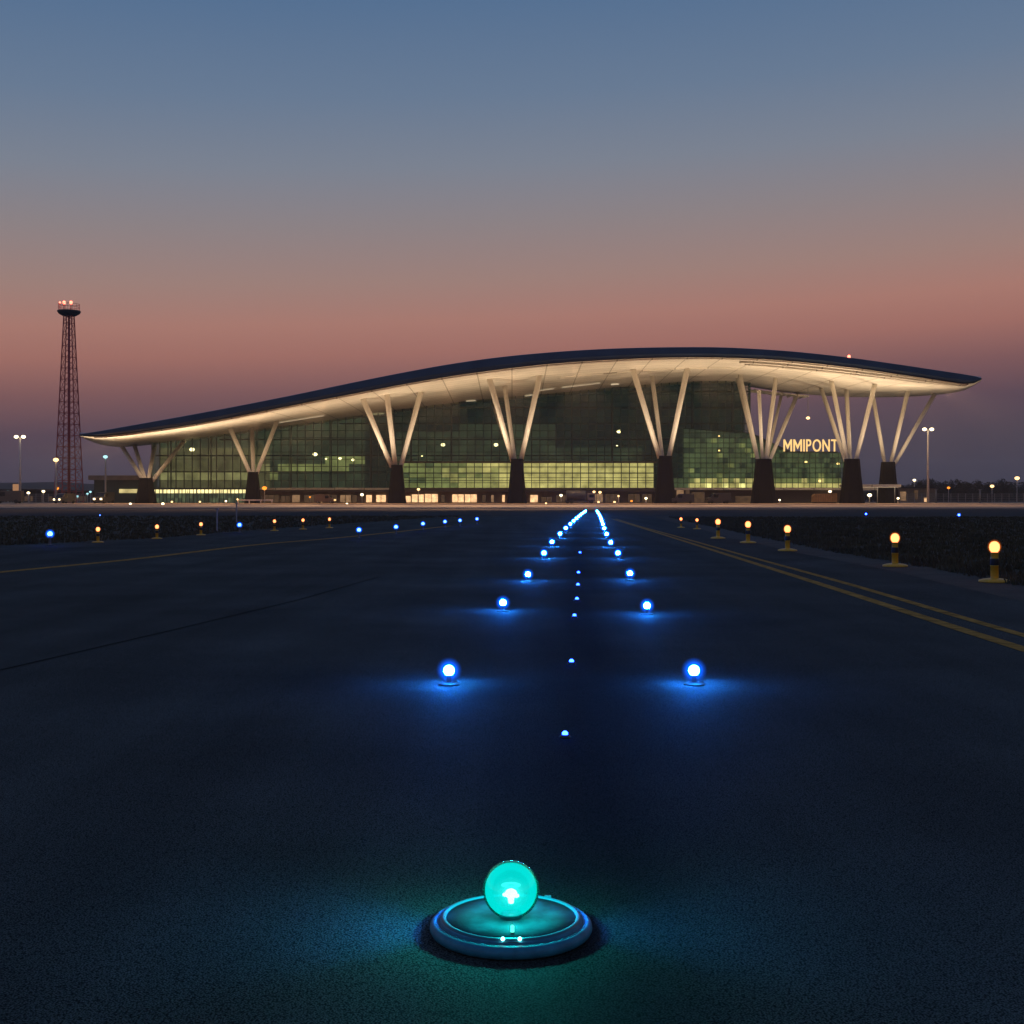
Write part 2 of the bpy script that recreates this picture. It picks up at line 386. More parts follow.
for i in range(NS + 1):
    px = 80 + 901 * i / NS
    grid.append([b.bm.verts.new(soff(px, j / NT)) for j in range(NT + 1)])
for i in range(NS):
    for j in range(NT):
        f = b.bm.faces.new((grid[i][j], grid[i][j + 1], grid[i + 1][j + 1], grid[i + 1][j])); f.smooth = True
bvh = BVHTree.FromBMesh(b.bm)
soffit_bm = b
def soffit_z(x, y):
    h = bvh.ray_cast(Vector((x, y, -5)), Vector((0, 0, 1)))
    return h[0].z if h[0] is not None else None
def hit(px, py):
    d = (P(px, py, 100) - Vector((0, 0, H))).normalized()
    h = bvh.ray_cast(Vector((0, 0, H)), d)
    return h[0]
# roof skin and navy fascia
b = MB(); rows = []
for i in range(NS + 1):
    px = 80 + 901 * i / NS
    tf = P(px, smooth_tab(TOP, px), YF); bf = P(px, smooth_tab(BOT, px), YF)
    th = max(tf.z - bf.z, .3)
    bb = soff(px, 1)
    ring = [bf + Vector((0, -.02, .25 if 84 < px < 976 else 0)), bf + Vector((0, -.5, th * .35)), tf + Vector((0, -.6, -.15)), tf + Vector((0, .2, 0)), tf.lerp(bb, .5) + Vector((0, 0, th * .5 + .6)), bb + Vector((0, 0, th)), bb + Vector((0, .3, .05))]
    rows.append([b.bm.verts.new(v) for v in ring])
for A, B in zip(rows, rows[1:]):
    for k in range(6): f = b.bm.faces.new((A[k], B[k], B[k + 1], A[k + 1])); f.smooth = k > 2
roof = tb(b, 'roof', M['fascia'])
soffit = tb(soffit_bm, 'soffit', M['soffit'], recalc=False); soffit.parent = roof; soffit.location = (0, 0, 0)
# raised trims that run along the soffit
b = MB()
for (t, p0, p1, w, d) in ((.02, 95, 968, .5, .28), (.09, 740, 965, .9, .5), (.16, 745, 955, .7, .45), (.30, 560, 740, .5, .35)):
    n = 90; prev = None
    for i in range(n + 1):
        px = p0 + (p1 - p0) * i / n; tt = t + (.05 * (745 - px) / 180 if t == .30 else 0)
        q = soff(px, tt)
        row = [q + Vector(v) for v in ((0, -w, 0.1), (0, -w, -d), (0, w, -d), (0, w, .1))]
        row = [b.bm.verts.new(v) for v in row]
        if prev:
            for k in range(3): b.bm.faces.new((prev[k], prev[k + 1], row[k + 1], row[k]))
        prev = row
tr = tb(b, 'trim', M['soffit'], recalc=True); tr.parent = roof; tr.location = (0, 0, 0)
# strip lights recessed in the soffit
for (a, c, w) in (((279, 422), (324, 415), .35), ((372, 413.5), (384, 413), .5), ((466, 400.5), (476, 400), .5), ((525, 395.5), (533, 394.5), .5), ((536, 390.5), (554, 388), .35), ((562, 387), (600, 382.5), .35), ((611, 384), (619, 383.5), .7)):
    A, B_ = hit(*a), hit(*c)
    if A is None or B_ is None: continue
    mb = MB(); mb.quad(A + Vector((0, -w, -.25)), B_ + Vector((0, -w, -.25)), B_ + Vector((0, w, -.25)), A + Vector((0, w, -.25)))
    o = tb(mb, 'strip_light', M['strip']); o.parent = roof; o.location = (0, 0, 0)

# branching columns: dark plinth, pale struts
cols = [
 (146, 478, 11.5, 340, [(122, 446.5), (134.5, 445.5), (155, 444), (185, 440)]),
 (253, 472, 9.5, 340, [(230, 428), (252, 428), (277, 421)]),
 (397, 465, 11, 340, [(363, 399), (387, 394.5), (421, 392)]),
 (517, 459, 12, 340, [(489.5, 379), (492, 401), (504.6, 386), (540, 375.5)]),
 (665, 456, 12.5, 340, [(633, 369.5), (652, 376), (687.5, 368)]),
 (763.5, 459, 14.5, 340, [(740, 375), (737, 378), (759, 393), (776, 378), (782, 392), (798, 393)]),
 (852, 459, 13.5, 340, [(821, 388), (831.5, 381), (846.5, 390), (875, 384)]),
 (888, 462, 12, 360, [(872, 391), (908, 391), (935, 393.5)]),
]
for (px, py, wpx, Y, tops) in cols:
    base = P(px, py, Y); w = wpx * Y / F / 2
    mb = MB(); z1 = base.z
    prof = [(w * 1.66, .12), (w * 1.62, .5), (w * 1.56, 1.2), (w * 1.2, z1 * .62), (w, z1 - .3), (w, z1)]
    ring0 = None
    for r, z in prof:
        ring = [mb.bm.verts.new((base.x + sx * r, Y + sy * r, z)) for sx, sy in ((-1, -.6), (-.6, -1), (.6, -1), (1, -.6), (1, .6), (.6, 1), (-.6, 1), (-1, .6))]
        if ring0:
            for k in range(8): mb.bm.faces.new((ring0[k], ring0[(k + 1) % 8], ring[(k + 1) % 8], ring[k]))
        ring0 = ring
    mb.bm.faces.new(ring0)
    pl = tb(mb, 'column', M['plinth'])
    n = len(tops)
    for k, (tx, ty) in enumerate(tops):
        h = hit(tx, ty)
        if h is None:
            h = P(tx, ty, Y + 6)
        far = (h.y - Y)
        dirn = Vector(((tx - px) * .012, max(-.5, min(.8, far / 30)), 0))
        a = Vector((base.x + (tx - px) * .045 * w / 1.7, Y + dirn.y * w * .6, z1 - .6))
        d = (h - a).normalized()
        mb = MB(); r0 = .52 if (px == 763.5 and k in (1, 2, 4)) else .80 if far < 14 else .66
        mb.tube(a, h + d * .7, r0 * .8, r0, n=10)
        st = mb.build('strut', M['strut'], pl)
# ---- glass walls
XL, XR = P(152, 0, YW).x, P(750, 0, YW).x
ZG = 4.75
def top_at(x, y): 
    z = soffit_z(x, y); return (z if z is not None else 20)
gx0, gx1 = P(401, 0, YW).x, P(654, 0, YW).x; ZT = P(0, 463, YW).z
mb = MB(); n = 74
xs = [XL + (XR - XL) * i / n for i in range(n + 1)]
for a, c in zip(xs, xs[1:]):
    mb.quad((a, YW, ZG), (c, YW, ZG), (c, YW, top_at(c, YW) + .3), (a, YW, top_at(a, YW) + .3))
# side return at the right hand end and at the left end
for x in (XL, XR): mb.quad((x, YW, ZG), (x, YB - 1, ZG), (x, YB - 1, top_at(x, YB - 1)), (x, YW, top_at(x, YW)))
bmesh.ops.remove_doubles(mb.bm, verts=mb.bm.verts, dist=.01)
gw = tb(mb, 'glass_wall', M['glass'], recalc=False)
mb = MB()
for i, x in enumerate(xs):
    zt = top_at(x, YW) + .2; w = .12
    mb.box(x - w, x + w, YW - .35, YW - .02, ZT + .5 if gx0 - .5 < x < gx1 + .5 else ZG, zt)
z = ZG + 2.2
zs = []
while z < 38:
    zs.append(z); z += 2.2
xh = P(262, 0, YW).x
for z in zs:
    run = [x for x in xs if x > xh and top_at(x, YW) > z]
    if len(run) > 1: mb.box(run[0], run[-1], YW - .28, YW - .02 - .01, z - .08, z + .08)
    run = [x for x in xs if x <= xh + .1 and top_at(x, YW) > z]
    if len(run) > 1 and int(z * 10) % 3 == 0: mb.box(run[0], run[-1], YW - .28, YW - .03, z - .04, z + .04)
mu = mb.build('mullion_grid', M['mullion'], gw)
# interior screens, each pane of the inner wall glowing with the room behind it
def pane_wall(name, x0, x1, y, z0, z1f, nx, dz, pick, parent=None, mats=None):
    mb = MB()
    for i in range(nx):
        a = x0 + (x1 - x0) * i / nx; c = x0 + (x1 - x0) * (i + 1) / nx
        zt = min(z1f(a), z1f(c)); k = 0; z = z0
        while z < zt - .05:
            zz = min(z + dz, zt); mi = pick(i / nx, (z + zz) / 2, k)
            mb.quad((a, y, z), (c, y, z), (c, y, zz), (a, y, zz), mi); z = zz; k += 1
    return tb(mb, name, mats or M['room'], parent, recalc=False)
def px_of(x, y): return 512 + x * F / y
def pick_main(u, z, k):
    x = XL + (XR - XL) * u; px = px_of(x, YW + 6); py = HY - (z - H) * F / (YW + 6)
    band = 475 - (px - 250) * .115
    r = random.random()
    if px < 262:
        if abs(py - (476 - (px - 150) * .04)) < 4: return 7
        return 6 if py > 447 else 1
    if px < 362 and abs(py - band) < 4: return 3
    if px < 352 and abs(py - 459.5) < 1.7 and px > 320: return 3
    if px < 362: return 1
    if px < 395: return 0
    return 1 if (px < 555 and py > 431 - (px - 400) * .05) or (px < 640 and py > 452) else 0
pane_wall('interior_wall', XL + .5, XR - .5, YW + 6, ZG, lambda x: top_at(x, YW + 6) - .1, 74, 2.5, pick_main)
gx0, gx1 = P(401, 0, YW).x, P(654, 0, YW).x
def pick_gal(u, z, k):
    px = 401 + 253 * u; r = random.random()
    if px < 432: return 3 if r < .8 else 2
    if px < 480: return 8 if r < (px - 425) / 60 else 3
    if px < 505: return 4 if r < (px - 478) / 30 else 8
    return 4
ZT = P(0, 463, YW).z
pane_wall('gallery_screen', gx0, gx1, YW + 1.6, ZG, lambda x: ZT, 31, 1.55, pick_gal)
mb = MB()
for i in range(32):
    x = gx0 + (gx1 - gx0) * i / 31; mb.box(x - .09, x + .09, YW - .32, YW + .9, ZG, ZT) if i % 1 == 0 else None
for k in range(1, 5): mb.box(gx0, gx1, YW - .26, YW + .85, ZG + k * 1.55 - .07, ZG + k * 1.55 + .07)
mb.build('gallery_frame', M['mullion'], gw)
mb = MB(); mb.box(gx0 - 1, gx1 + 1.2, YW - 1.3, YW + 2, ZT, ZT + .5); tb(mb, 'gallery_ledge', M['slab'])
mb = MB()
for z in (ZG + 5, 14.8, 19.8, 24.8, 29.8, 34.8):
    run = [x for x in xs if top_at(x, YW + 5) > z + 1 and not (z < ZT and gx0 - 3 < x < gx1 + 3)]
    for a, c in zip(run, run[1:]):
        if c - a < 3: mb.box(a, c, YW + 3.4, YW + 5.9, z - .16, z + .16)
for i in range(2, 74, 5):
    x = xs[i]; mb.tube((x, YW + 3.2, ZG), (x, YW + 3.2, top_at(x, YW + 3.2)), .22, n=8)
bmesh.ops.remove_doubles(mb.bm, verts=mb.bm.verts, dist=.001)
tb(mb, 'floor_slab', M['slab_in'])
# long floor edge above the shops
mb = MB(); mb.box(P(250, 0, YW).x, P(672, 0, YW).x, YW - 4, YW + 3, 3.75, 4.72, 0); mb.box(P(252, 0, YW).x, P(400, 0, YW).x, YW - 4.3, YW - 4, 4.1, 4.7, 1)
tb(mb, 'canopy', [M['slab'], M['soffit']])
# shopfronts at ground level
YG = YW + 2.5
mb = MB(); mb.box(P(246, 0, YG).x, P(672, 0, YG).x, YG + .2, YG + .6, .12, 3.7); tb(mb, 'shop_wall', M['wallw'])
for (a, c, y0, y1, k) in ((256, 262, 495, 503, 0), (264, 279, 495, 503, 0), (281, 290, 496, 503, 0), (292, 300, 495, 503, 1), (304, 316, 495, 503, 0), (318, 322, 495, 503, 2), (326, 337, 495, 503, 0), (340, 351, 495, 503, 1), (352, 357, 495, 503, 0), (366, 372, 495, 503, 2), (376, 386, 495, 502, 2),
                      (405, 411, 496, 503.3, 2), (411.6, 424, 494.4, 503.3, 2), (424.6, 438, 494, 503.3, 2), (441, 445, 495, 503, 0), (452, 464, 494.4, 503, 2), (464.6, 477, 494.4, 503, 2), (482, 486, 495, 502, 0), (491, 494, 495, 502, 1), (502, 505, 495, 502, 2), (530, 538, 495, 503, 2), (541, 552, 497, 503, 0),
                      (556, 570, 495, 503, 0), (573, 586, 495, 503, 0), (590, 603, 493.8, 502, 1), (605, 620, 494, 503, 0), (628, 640, 494, 503, 0), (642, 652, 494, 503, 0)):
    A, C_ = P(a, y1, YG), P(c, y0, YG)
    mb = MB(); mb.box(A.x, C_.x, YG + .05, YG + .19, max(A.z, .3), C_.z); w = tb(mb, 'window', M['shop'][k])
    mb = MB(); mm = max(1, round((C_.x - A.x) / 1.7))
    for i in range(mm + 1):
        x = A.x + (C_.x - A.x) * i / mm; mb.box(x - .07, x + .07, YG - .03, YG + .04, max(A.z, .3), C_.z)
    mb.box(A.x, C_.x, YG - .04, YG + .045, C_.z, C_.z + .12); mb.build('window_frame', M['mullion'], w)
# left concourse at low level with its bright strip
mb = MB(); a, c = P(160, 0, YW).x, P(246, 0, YW).x
mb.box(XL, P(250, 0, YW).x, YW - .6, YW + .1, 4.35, 4.74); tb(mb, 'floor_edge', M['mullion'])
mb = MB()
n = 11
for i in range(n):
    x0 = XL + .5 + (c - XL) * i / n; x1 = XL + .2 + (c - XL) * (i + 1) / n
    mb.box(x0, x1, YW + .4, YW + .8, 3.1, 4.2)
tb(mb, 'strip_light', M['room'][5])
pane_wall('interior_wall', XL + .5, P(248, 0, YW).x, YW + 3, .2, lambda x: 3.0, 26, 1.4, lambda u, z, k: 1 if random.random() < .6 else 2)
mb = MB()
for i in range(27):
    x = XL + (P(250, 0, YW).x - XL) * i / 26; mb.box(x - .09, x + .09, YW - .3, YW - .05, .12, 4.3)
mb.build('mullion_grid', M['mullion'], gw)
# low annex at the far left
ax0, ax1 = P(93, 0, 392).x, P(151, 0, 392).x
mb = MB(); mb.box(ax0, ax1, 393, 399, .12, P(0, 480, 392).z, 0); mb.box(ax0 - 1, ax1, 390.5, 399.5, P(0, 480, 392).z, P(0, 475.5, 392).z, 1)
an = tb(mb, 'annex', [M['mullion'], M['wallw']])
mb = MB(); mb.box(ax0 + 8, ax1 - 2, 392.6, 392.95, P(0, 493, 392).z, P(0, 489, 392).z); mb.build('window', M['room'][4], an)
# right wing
Yw = 375.0
wx0, wx1 = P(672, 0, Yw).x, P(844, 0, Yw).x
WT = [(672, 427), (700, 429), (752, 433), (775, 444), (790, 451), (844, 452.5)]
wt = lambda x: P(0, interp(WT, px_of(x, Yw)), Yw).z
mb = MB(); n = 30
wxs = [wx0 + (wx1 - wx0) * i / n for i in range(n + 1)]
for a, c in zip(wxs, wxs[1:]): mb.quad((a, Yw, 4.6), (c, Yw, 4.6), (c, Yw, wt(c)), (a, Yw, wt(a)))
mb.quad((wx1, Yw, 4.6), (wx1, Yw + 9.8, 4.6), (wx1, Yw + 9.8, wt(wx1)), (wx1, Yw, wt(wx1)))
mb.quad((wx0, Yw, 4.6), (wx0, Yw + 9.8, 4.6), (wx0, Yw + 9.8, wt(wx0)), (wx0, Yw, wt(wx0)))
bmesh.ops.remove_doubles(mb.bm, verts=mb.bm.verts, dist=.01)
wing = tb(mb, 'wing_glass', M['glass'], recalc=False)
mb = MB()
for x in wxs[::1]: mb.box(x - .07, x + .07, Yw - .25, Yw - .02, 4.6, wt(x))
z = 4.6
while z < 24:
    run = [x for x in wxs if wt(x) > z]
    if len(run) > 1: mb.box(run[0], run[-1], Yw - .2, Yw - .03, z - .1, z + .1)
    z += 1.5
mb.build('mullion_grid', M['mullion'], wing)
mb = MB()
for a, c in zip(wxs, wxs[1:]): mb.quad((a, Yw - .2, wt(a)), (c, Yw - .2, wt(c)), (c, Yw + 9.6, wt(c)), (a, Yw + 9.6, wt(a)))
mb.build('wing_roof', M['dark'], wing)
def pick_wing(u, z, k):
    r = random.random()
    if k == 0: return 5 if (.12 < u < .45 and r < .35) else (4 if .07 < u else 2)
    if k == 1: return 2 if u < .1 else (3 if r < .7 else 4)
    if u < .06: return 0
    if k < 10: return (3 if r < .06 else 1 if r < .25 else 2)
    return 1
pane_wall('interior_wall', wx0 + .2, wx1 - .2, Yw + 2.5, 4.65, lambda x: wt(x) - .05, 30, 1.5, pick_wing, wing if False else None)
mb = MB(); mb.box(wx0, wx1 + 15, Yw - 2.5, Yw + 9.5, 4.0, 4.58); mb.box(P(843, 0, Yw - 3).x, P(898, 0, Yw - 3).x, Yw - 3, Yw - 2.5, 3.9, 4.9)
o = tb(mb, 'canopy', M['soffit'])
mb = MB(); mb.box(wx0, wx1, Yw + 1, Yw + 9, .12, 3.98); tb(mb, 'wing_base', M['slab'])
wk = empty('covered_walkway', (P(870, 0, 350).x, 350, .12), 'low flat lit walkway roof on posts below the two rightmost columns', 'walkway')
ww = P(899, 0, 350).x - P(870, 0, 350).x; zc = P(0, 486.5, 350).z
mb = MB(); mb.box(-ww, ww, -2, 2, zc - .35, zc + .45); mb.build('roof', M['soffit'], wk, bevel=.08)
mb = MB(); mb.quad((-ww + .2, -1.9, zc - .36), (ww - .2, -1.9, zc - .36), (ww - .2, 1.9, zc - .36), (-ww + .2, 1.9, zc - .36)); mb.build('strip_light', M['strip'], wk)
for q in (-.9, -.3, .3, .9):
    mb = MB(); mb.tube((ww * q, 1.2, 0), (ww * q, 1.2, zc - .37), .13, n=8); mb.build('post', M['grey'], wk)
# beige lit panels beside the plinth
for (a, c, y0, y1, k) in ((677, 684, 489, 497, 1), (686, 690, 489, 503, 0), (692, 705, 492, 503, 0), (736, 752, 496, 503, 0), (845, 857, 495, 503, 0)):
    A, C_ = P(a, y1, Yw), P(c, y0, Yw); mb = MB(); mb.box(A.x, C_.x, Yw + .8, Yw + .97, max(A.z, .15), min(C_.z, 3.95)); tb(mb, 'window', M['shop'][k])
# dark space-frame seen under the roof behind the right-hand columns
mb = MB()
for k in range(9):
    x = P(752 + k * 6, 0, 398).x; mb.tube((x, 392, top_at(x, 392) - 1.2), (x, 399, top_at(x, 399) - 1.6), .25, n=6)
for k in range(3): mb.tube((P(748, 0, 394 + k).x, 393 + k * 2.5, top_at(77, 394) - 1.3), (P(808, 0, 394).x, 393 + k * 2.5, top_at(92, 394) - 1.3), .28, n=6)
tb(mb, 'truss', M['strut'])
# lamps seen through the glass
def hall_lamp(px, py, Y, r, m='lamp_white'):
    p = P(px, py, Y); mb = MB(); mb.ball(p, r, 10, 6, .7); tb(mb, 'ceiling_lamp', M[m])
for (px, py, r) in ((315, 454.3, .75), (326, 459, .4), (340, 458.6, .55), (353, 459.8, .55), (443, 444.8, .7), (496, 444.8, .7), (619, 431.5, .7), (617, 445.5, .3), (422, 456, .25), (192, 449.5, .8)):
    hall_lamp(px, py, YW + 3.2, r)
for (px, py, r) in ((719, 436, .28), (719, 450.5, .35), (838, 463.5, .5), (820, 481, .5), (806, 462, .45), (830, 491.5, .5)):
    hall_lamp(px, py, Yw + 1.5 if py < 490 else Yw - 2, r, 'lamp_warm' if py < 490 else 'lamp_white')
hall_lamp(808, 418, 380, .6, 'lamp_warm')
mb = MB(); p = P(808, 418, 380); mb.tube(p, (p.x, p.y, top_at(p.x, p.y) + .2), .08, n=6); tb(mb, 'lamp_cable', M['grey'])
# roof beacon
p = P(849, 357, 321); mb = MB(); mb.ball(p + Vector((0, 0, .1)), .42, 8, 6); o = mb.build('beacon', M['lamp_red'], roof)
# sign letters on the wing roof
sg = empty('illuminated_sign', P(809, 451.5, Yw), 'golden glowing block letters MMIPONT standing on the glass wing roof', 'sign')
word = 'MMIPONT'; cx = P(783, 0, Yw).x; tot = P(837, 0, Yw).x - cx; adv = []
objs = []
def big_m():
    q = MB(); w, hh, t = 3.9, 3.8, .62
    for pts in (((0, 0), (t, 0), (t, hh), (0, hh)), ((w - t, 0), (w, 0), (w, hh), (w - t, hh)), ((t, hh), (t, hh - 1.1), (w / 2 - .02, .7), (w / 2 - .02, 1.9)), ((w - t, hh), (w - t, hh - 1.1), (w / 2 + .02, .7), (w / 2 + .02, 1.9))):
        f = [q.bm.verts.new((x, y, -.25)) for x, y in pts]; g_ = [q.bm.verts.new((x, y, .25)) for x, y in pts]
        q.bm.faces.new(f); q.bm.faces.new(g_)
        for i in range(4): q.bm.faces.new((f[i], f[(i + 1) % 4], g_[(i + 1) % 4], g_[i]))
    bmesh.ops.recalc_face_normals(q.bm, faces=q.bm.faces[:]); me = bpy.data.meshes.new('letter'); q.bm.to_mesh(me); q.bm.free(); return me, 0, w
for ch in word:
    if ch == 'M': objs.append(big_m()); continue
    cu = bpy.data.curves.new('letter', 'FONT'); cu.body = ch; cu.size = 5.2; cu.extrude = .25; cu.offset = .02; cu.bevel_depth = .0
    t = bpy.data.objects.new('letter', cu); COL.objects.link(t); bpy.context.view_layer.update()
    me = bpy.data.meshes.new_from_object(t.evaluated_get(bpy.context.evaluated_depsgraph_get()))
    bpy.data.objects.remove(t); xv = [v.co.x for v in me.vertices]; objs.append((me, min(xv), max(xv)))
gap = .75; tw = sum(c - a for _, a, c in objs) + gap * 6; sc = tot / tw
x = cx
for me, a, c in objs:
    o = bpy.data.objects.new('letter', me); COL.objects.link(o); me.materials.append(M['letter']); o.parent = sg
    hy = max(v.co.y for v in me.vertices)
    o.scale = (sc, (P(0, 439.5, Yw).z - P(0, 451.5, Yw).z) / hy, 1); o.rotation_euler = (R(90), 0, 0)
    o.location = (x - a * sc - sg.location.x, -.8, .0); x += (c - a + gap) * sc
mb = MB(); mb.box(cx - sg.location.x, cx + tot - sg.location.x, -.75, -.5, -.25, -.02); mb.build('rail', M['dark'], sg)

# ---- floodlights at the plinths, added fill spots under the roof edge
WARM = (1, .76, .50)
fl_n = ['standing before the leftmost column', 'standing before the second column from the left', 'standing before the third column from the left', 'standing before the fourth column from the left', 'standing before the column right of the blue rows', 'standing before the column by the glass wing', 'standing before the column right of the sign', 'standing before the rightmost column']
for k, (px, py, wpx, Y, tops) in enumerate(cols):
    z0 = P(px, py, Y).z
    x = P(px, 0, Y).x
    for dx in (-7, 7):
        l = lamp('SPOT', 'floodlight', (x + dx - TO.x, Y - 9 - TO.y, z0 - 3), (14000 if k < 6 else 22000) if k else 20000, WARM, term, spot_size=R(128), spot_blend=1.0, shadow_soft_size=1.0)
        aim(l, (dx * .03, .28, 1))
for k in range(9):  # added spots without fixtures, warm fill for the apron by the terminal
    x = -105 + 27 * k; z = top_at(x, 326) - 1
    l = lamp('SPOT', 'apron_fill', (x - TO.x, 326 - TO.y, z), 15000, (1, .52, .24), term, spot_size=R(112), spot_blend=.25, shadow_soft_size=1)
    aim(l, (0, -.5, -1))

for k in range(17):  # added narrow spots, no such lamps there, brighten the far apron strip
    x = -128 + 16 * k; xx = max(-98, min(108, x)); z = top_at(xx, 323) - .6; gz = math.radians(20)
    l = lamp('SPOT', 'apron_strip_fill', (xx - TO.x, 322.5 - TO.y, z), 150000, (1, .52, .24), term, spot_size=R(17 if z > 22 else 12), spot_blend=.35, shadow_soft_size=.4)
    aim(l, (x - xx, -102, -z))
# ------------------------------------------------------------------ lattice tower
tw_ = empty('lattice_tower', (P(69, 0, 420).x, 420, 0), 'tall dark red lattice mast with a platform and red lights on top', 'tower')
mb = MB(); Ht = P(0, 312, 420).z; hw = lambda z: 3.7 + (1.25 - 3.7) * (z / Ht)
nseg = 17; zs_ = [Ht * (1 - (1 - i / nseg) ** 1.0) for i in range(nseg + 1)]
cor = ((-1, -1), (1, -1), (1, 1), (-1, 1))
for i in range(nseg):
    z0, z1 = zs_[i], zs_[i + 1]
    for k in range(4):
        a, c = cor[k], cor[(k + 1) % 4]; p = lambda q, z: Vector((q[0] * hw(z), q[1] * hw(z), z))
        mb.tube(p(a, z0), p(a, z1), .19, n=5); mb.tube(p(a, z0), p(c, z1), .1, n=4); mb.tube(p(c, z0), p(a, z1), .1, n=4); mb.tube(p(a, z1), p(c, z1), .1, n=4)
mb.build('lattice', M['steel_red'], tw_)
mb = MB(); mb.tube((0, 0, 0), (0, 0, Ht), .5, .36, n=8); mb.build('riser', M['steel_red'], tw_)
mb = MB(); mb.lathe([(0, Ht - 1.3), (2.2, Ht - 1.3), (3.4, Ht - .6), (3.8, Ht), (3.8, Ht + .4), (0, Ht + .4)], n=14, smooth=False); mb.build('platform', M['dark'], tw_)
mb = MB()
for k in range(14):
    a = 2 * math.pi * k / 14; c = 2 * math.pi * (k + 1) / 14; q = lambda t, z: (3.4 * math.cos(t), 3.4 * math.sin(t), z)
    mb.tube(q(a, Ht + .5), q(a, Ht + 2.6), .07, n=4); mb.tube(q(a, Ht + 2.6), q(c, Ht + 2.6), .07, n=4); mb.tube(q(a, Ht + 1.6), q(c, Ht + 1.6), .05, n=4)
mb.build('railing', M['steel_red'], tw_)
for dx in (-1.2, 1.1, -2.6):
    mb = MB(); mb.ball((dx, -1.2, Ht + 3.0), .55 if dx > -2 else .3, 10, 6); o = mb.build('beacon', M['lamp_red'], tw_)
    mb = MB(); mb.tube((dx, -1.2, Ht + .5), (dx, -1.2, Ht + 2.6), .12, n=6); mb.build('beacon_post', M['steel_red'], tw_)

# ------------------------------------------------------------------ lighting masts and small lamp posts
def mast(px, py, Y, kind, heads, label, group='tall lighting masts', r=.42, hs=.6):
    p = P(px, py, Y); e = empty('light_mast' if p.z > 7 else 'lamp_post', (p.x, Y, .12 if Y < 470 else 0), label, 'street lamp', group); h = p.z - .12
    mb = MB(); mb.tube((0, 0, 0), (0, 0, h), r, r * .6, n=8); mb.build('pole', M['pale_pole'], e)
    mb = MB(); mb.box(-r * 1.6, r * 1.6, -r * 1.6, r * 1.6, 0, .35); mb.build('footing', M['kerb'], e)
    dxs = {1: (0,), 2: (-hs * 1.65, hs * 1.65)}[heads]
    if heads == 2:
        mb = MB(); mb.tube((dxs[0], 0, h), (dxs[1], 0, h), r * .4, n=6); mb.build('crossarm', M['grey'], e)
    for dx in dxs:
        mb = MB(); mb.ball((dx, -.1, h + .05), hs, 12, 8, .72); mb.build('lamp_head', M[kind], e)
        mb = MB(); mb.lathe([(hs * .5, h + hs * .68), (hs * .2, h + hs * .95), (0, h + hs)], (dx, 0, 0), 10); mb.build('lamp_cap', M['dark'], e)
    return e
mast(20, 437, 345, 'lamp_white', 2, 'tall twin-headed light mast at the far left edge', r=.36)
mast(56, 460, 380, 'lamp_warm', 1, 'single warm-headed mast just left of the lattice tower', r=.3, hs=.8)
mast(105.5, 457, 380, 'lamp_cool', 1, 'single pale blue-headed mast right of the lattice tower', r=.3, hs=.7)
mast(928, 429.5, 345, 'lamp_white', 2, 'tall twin-headed light mast to the right of the terminal', r=.36)
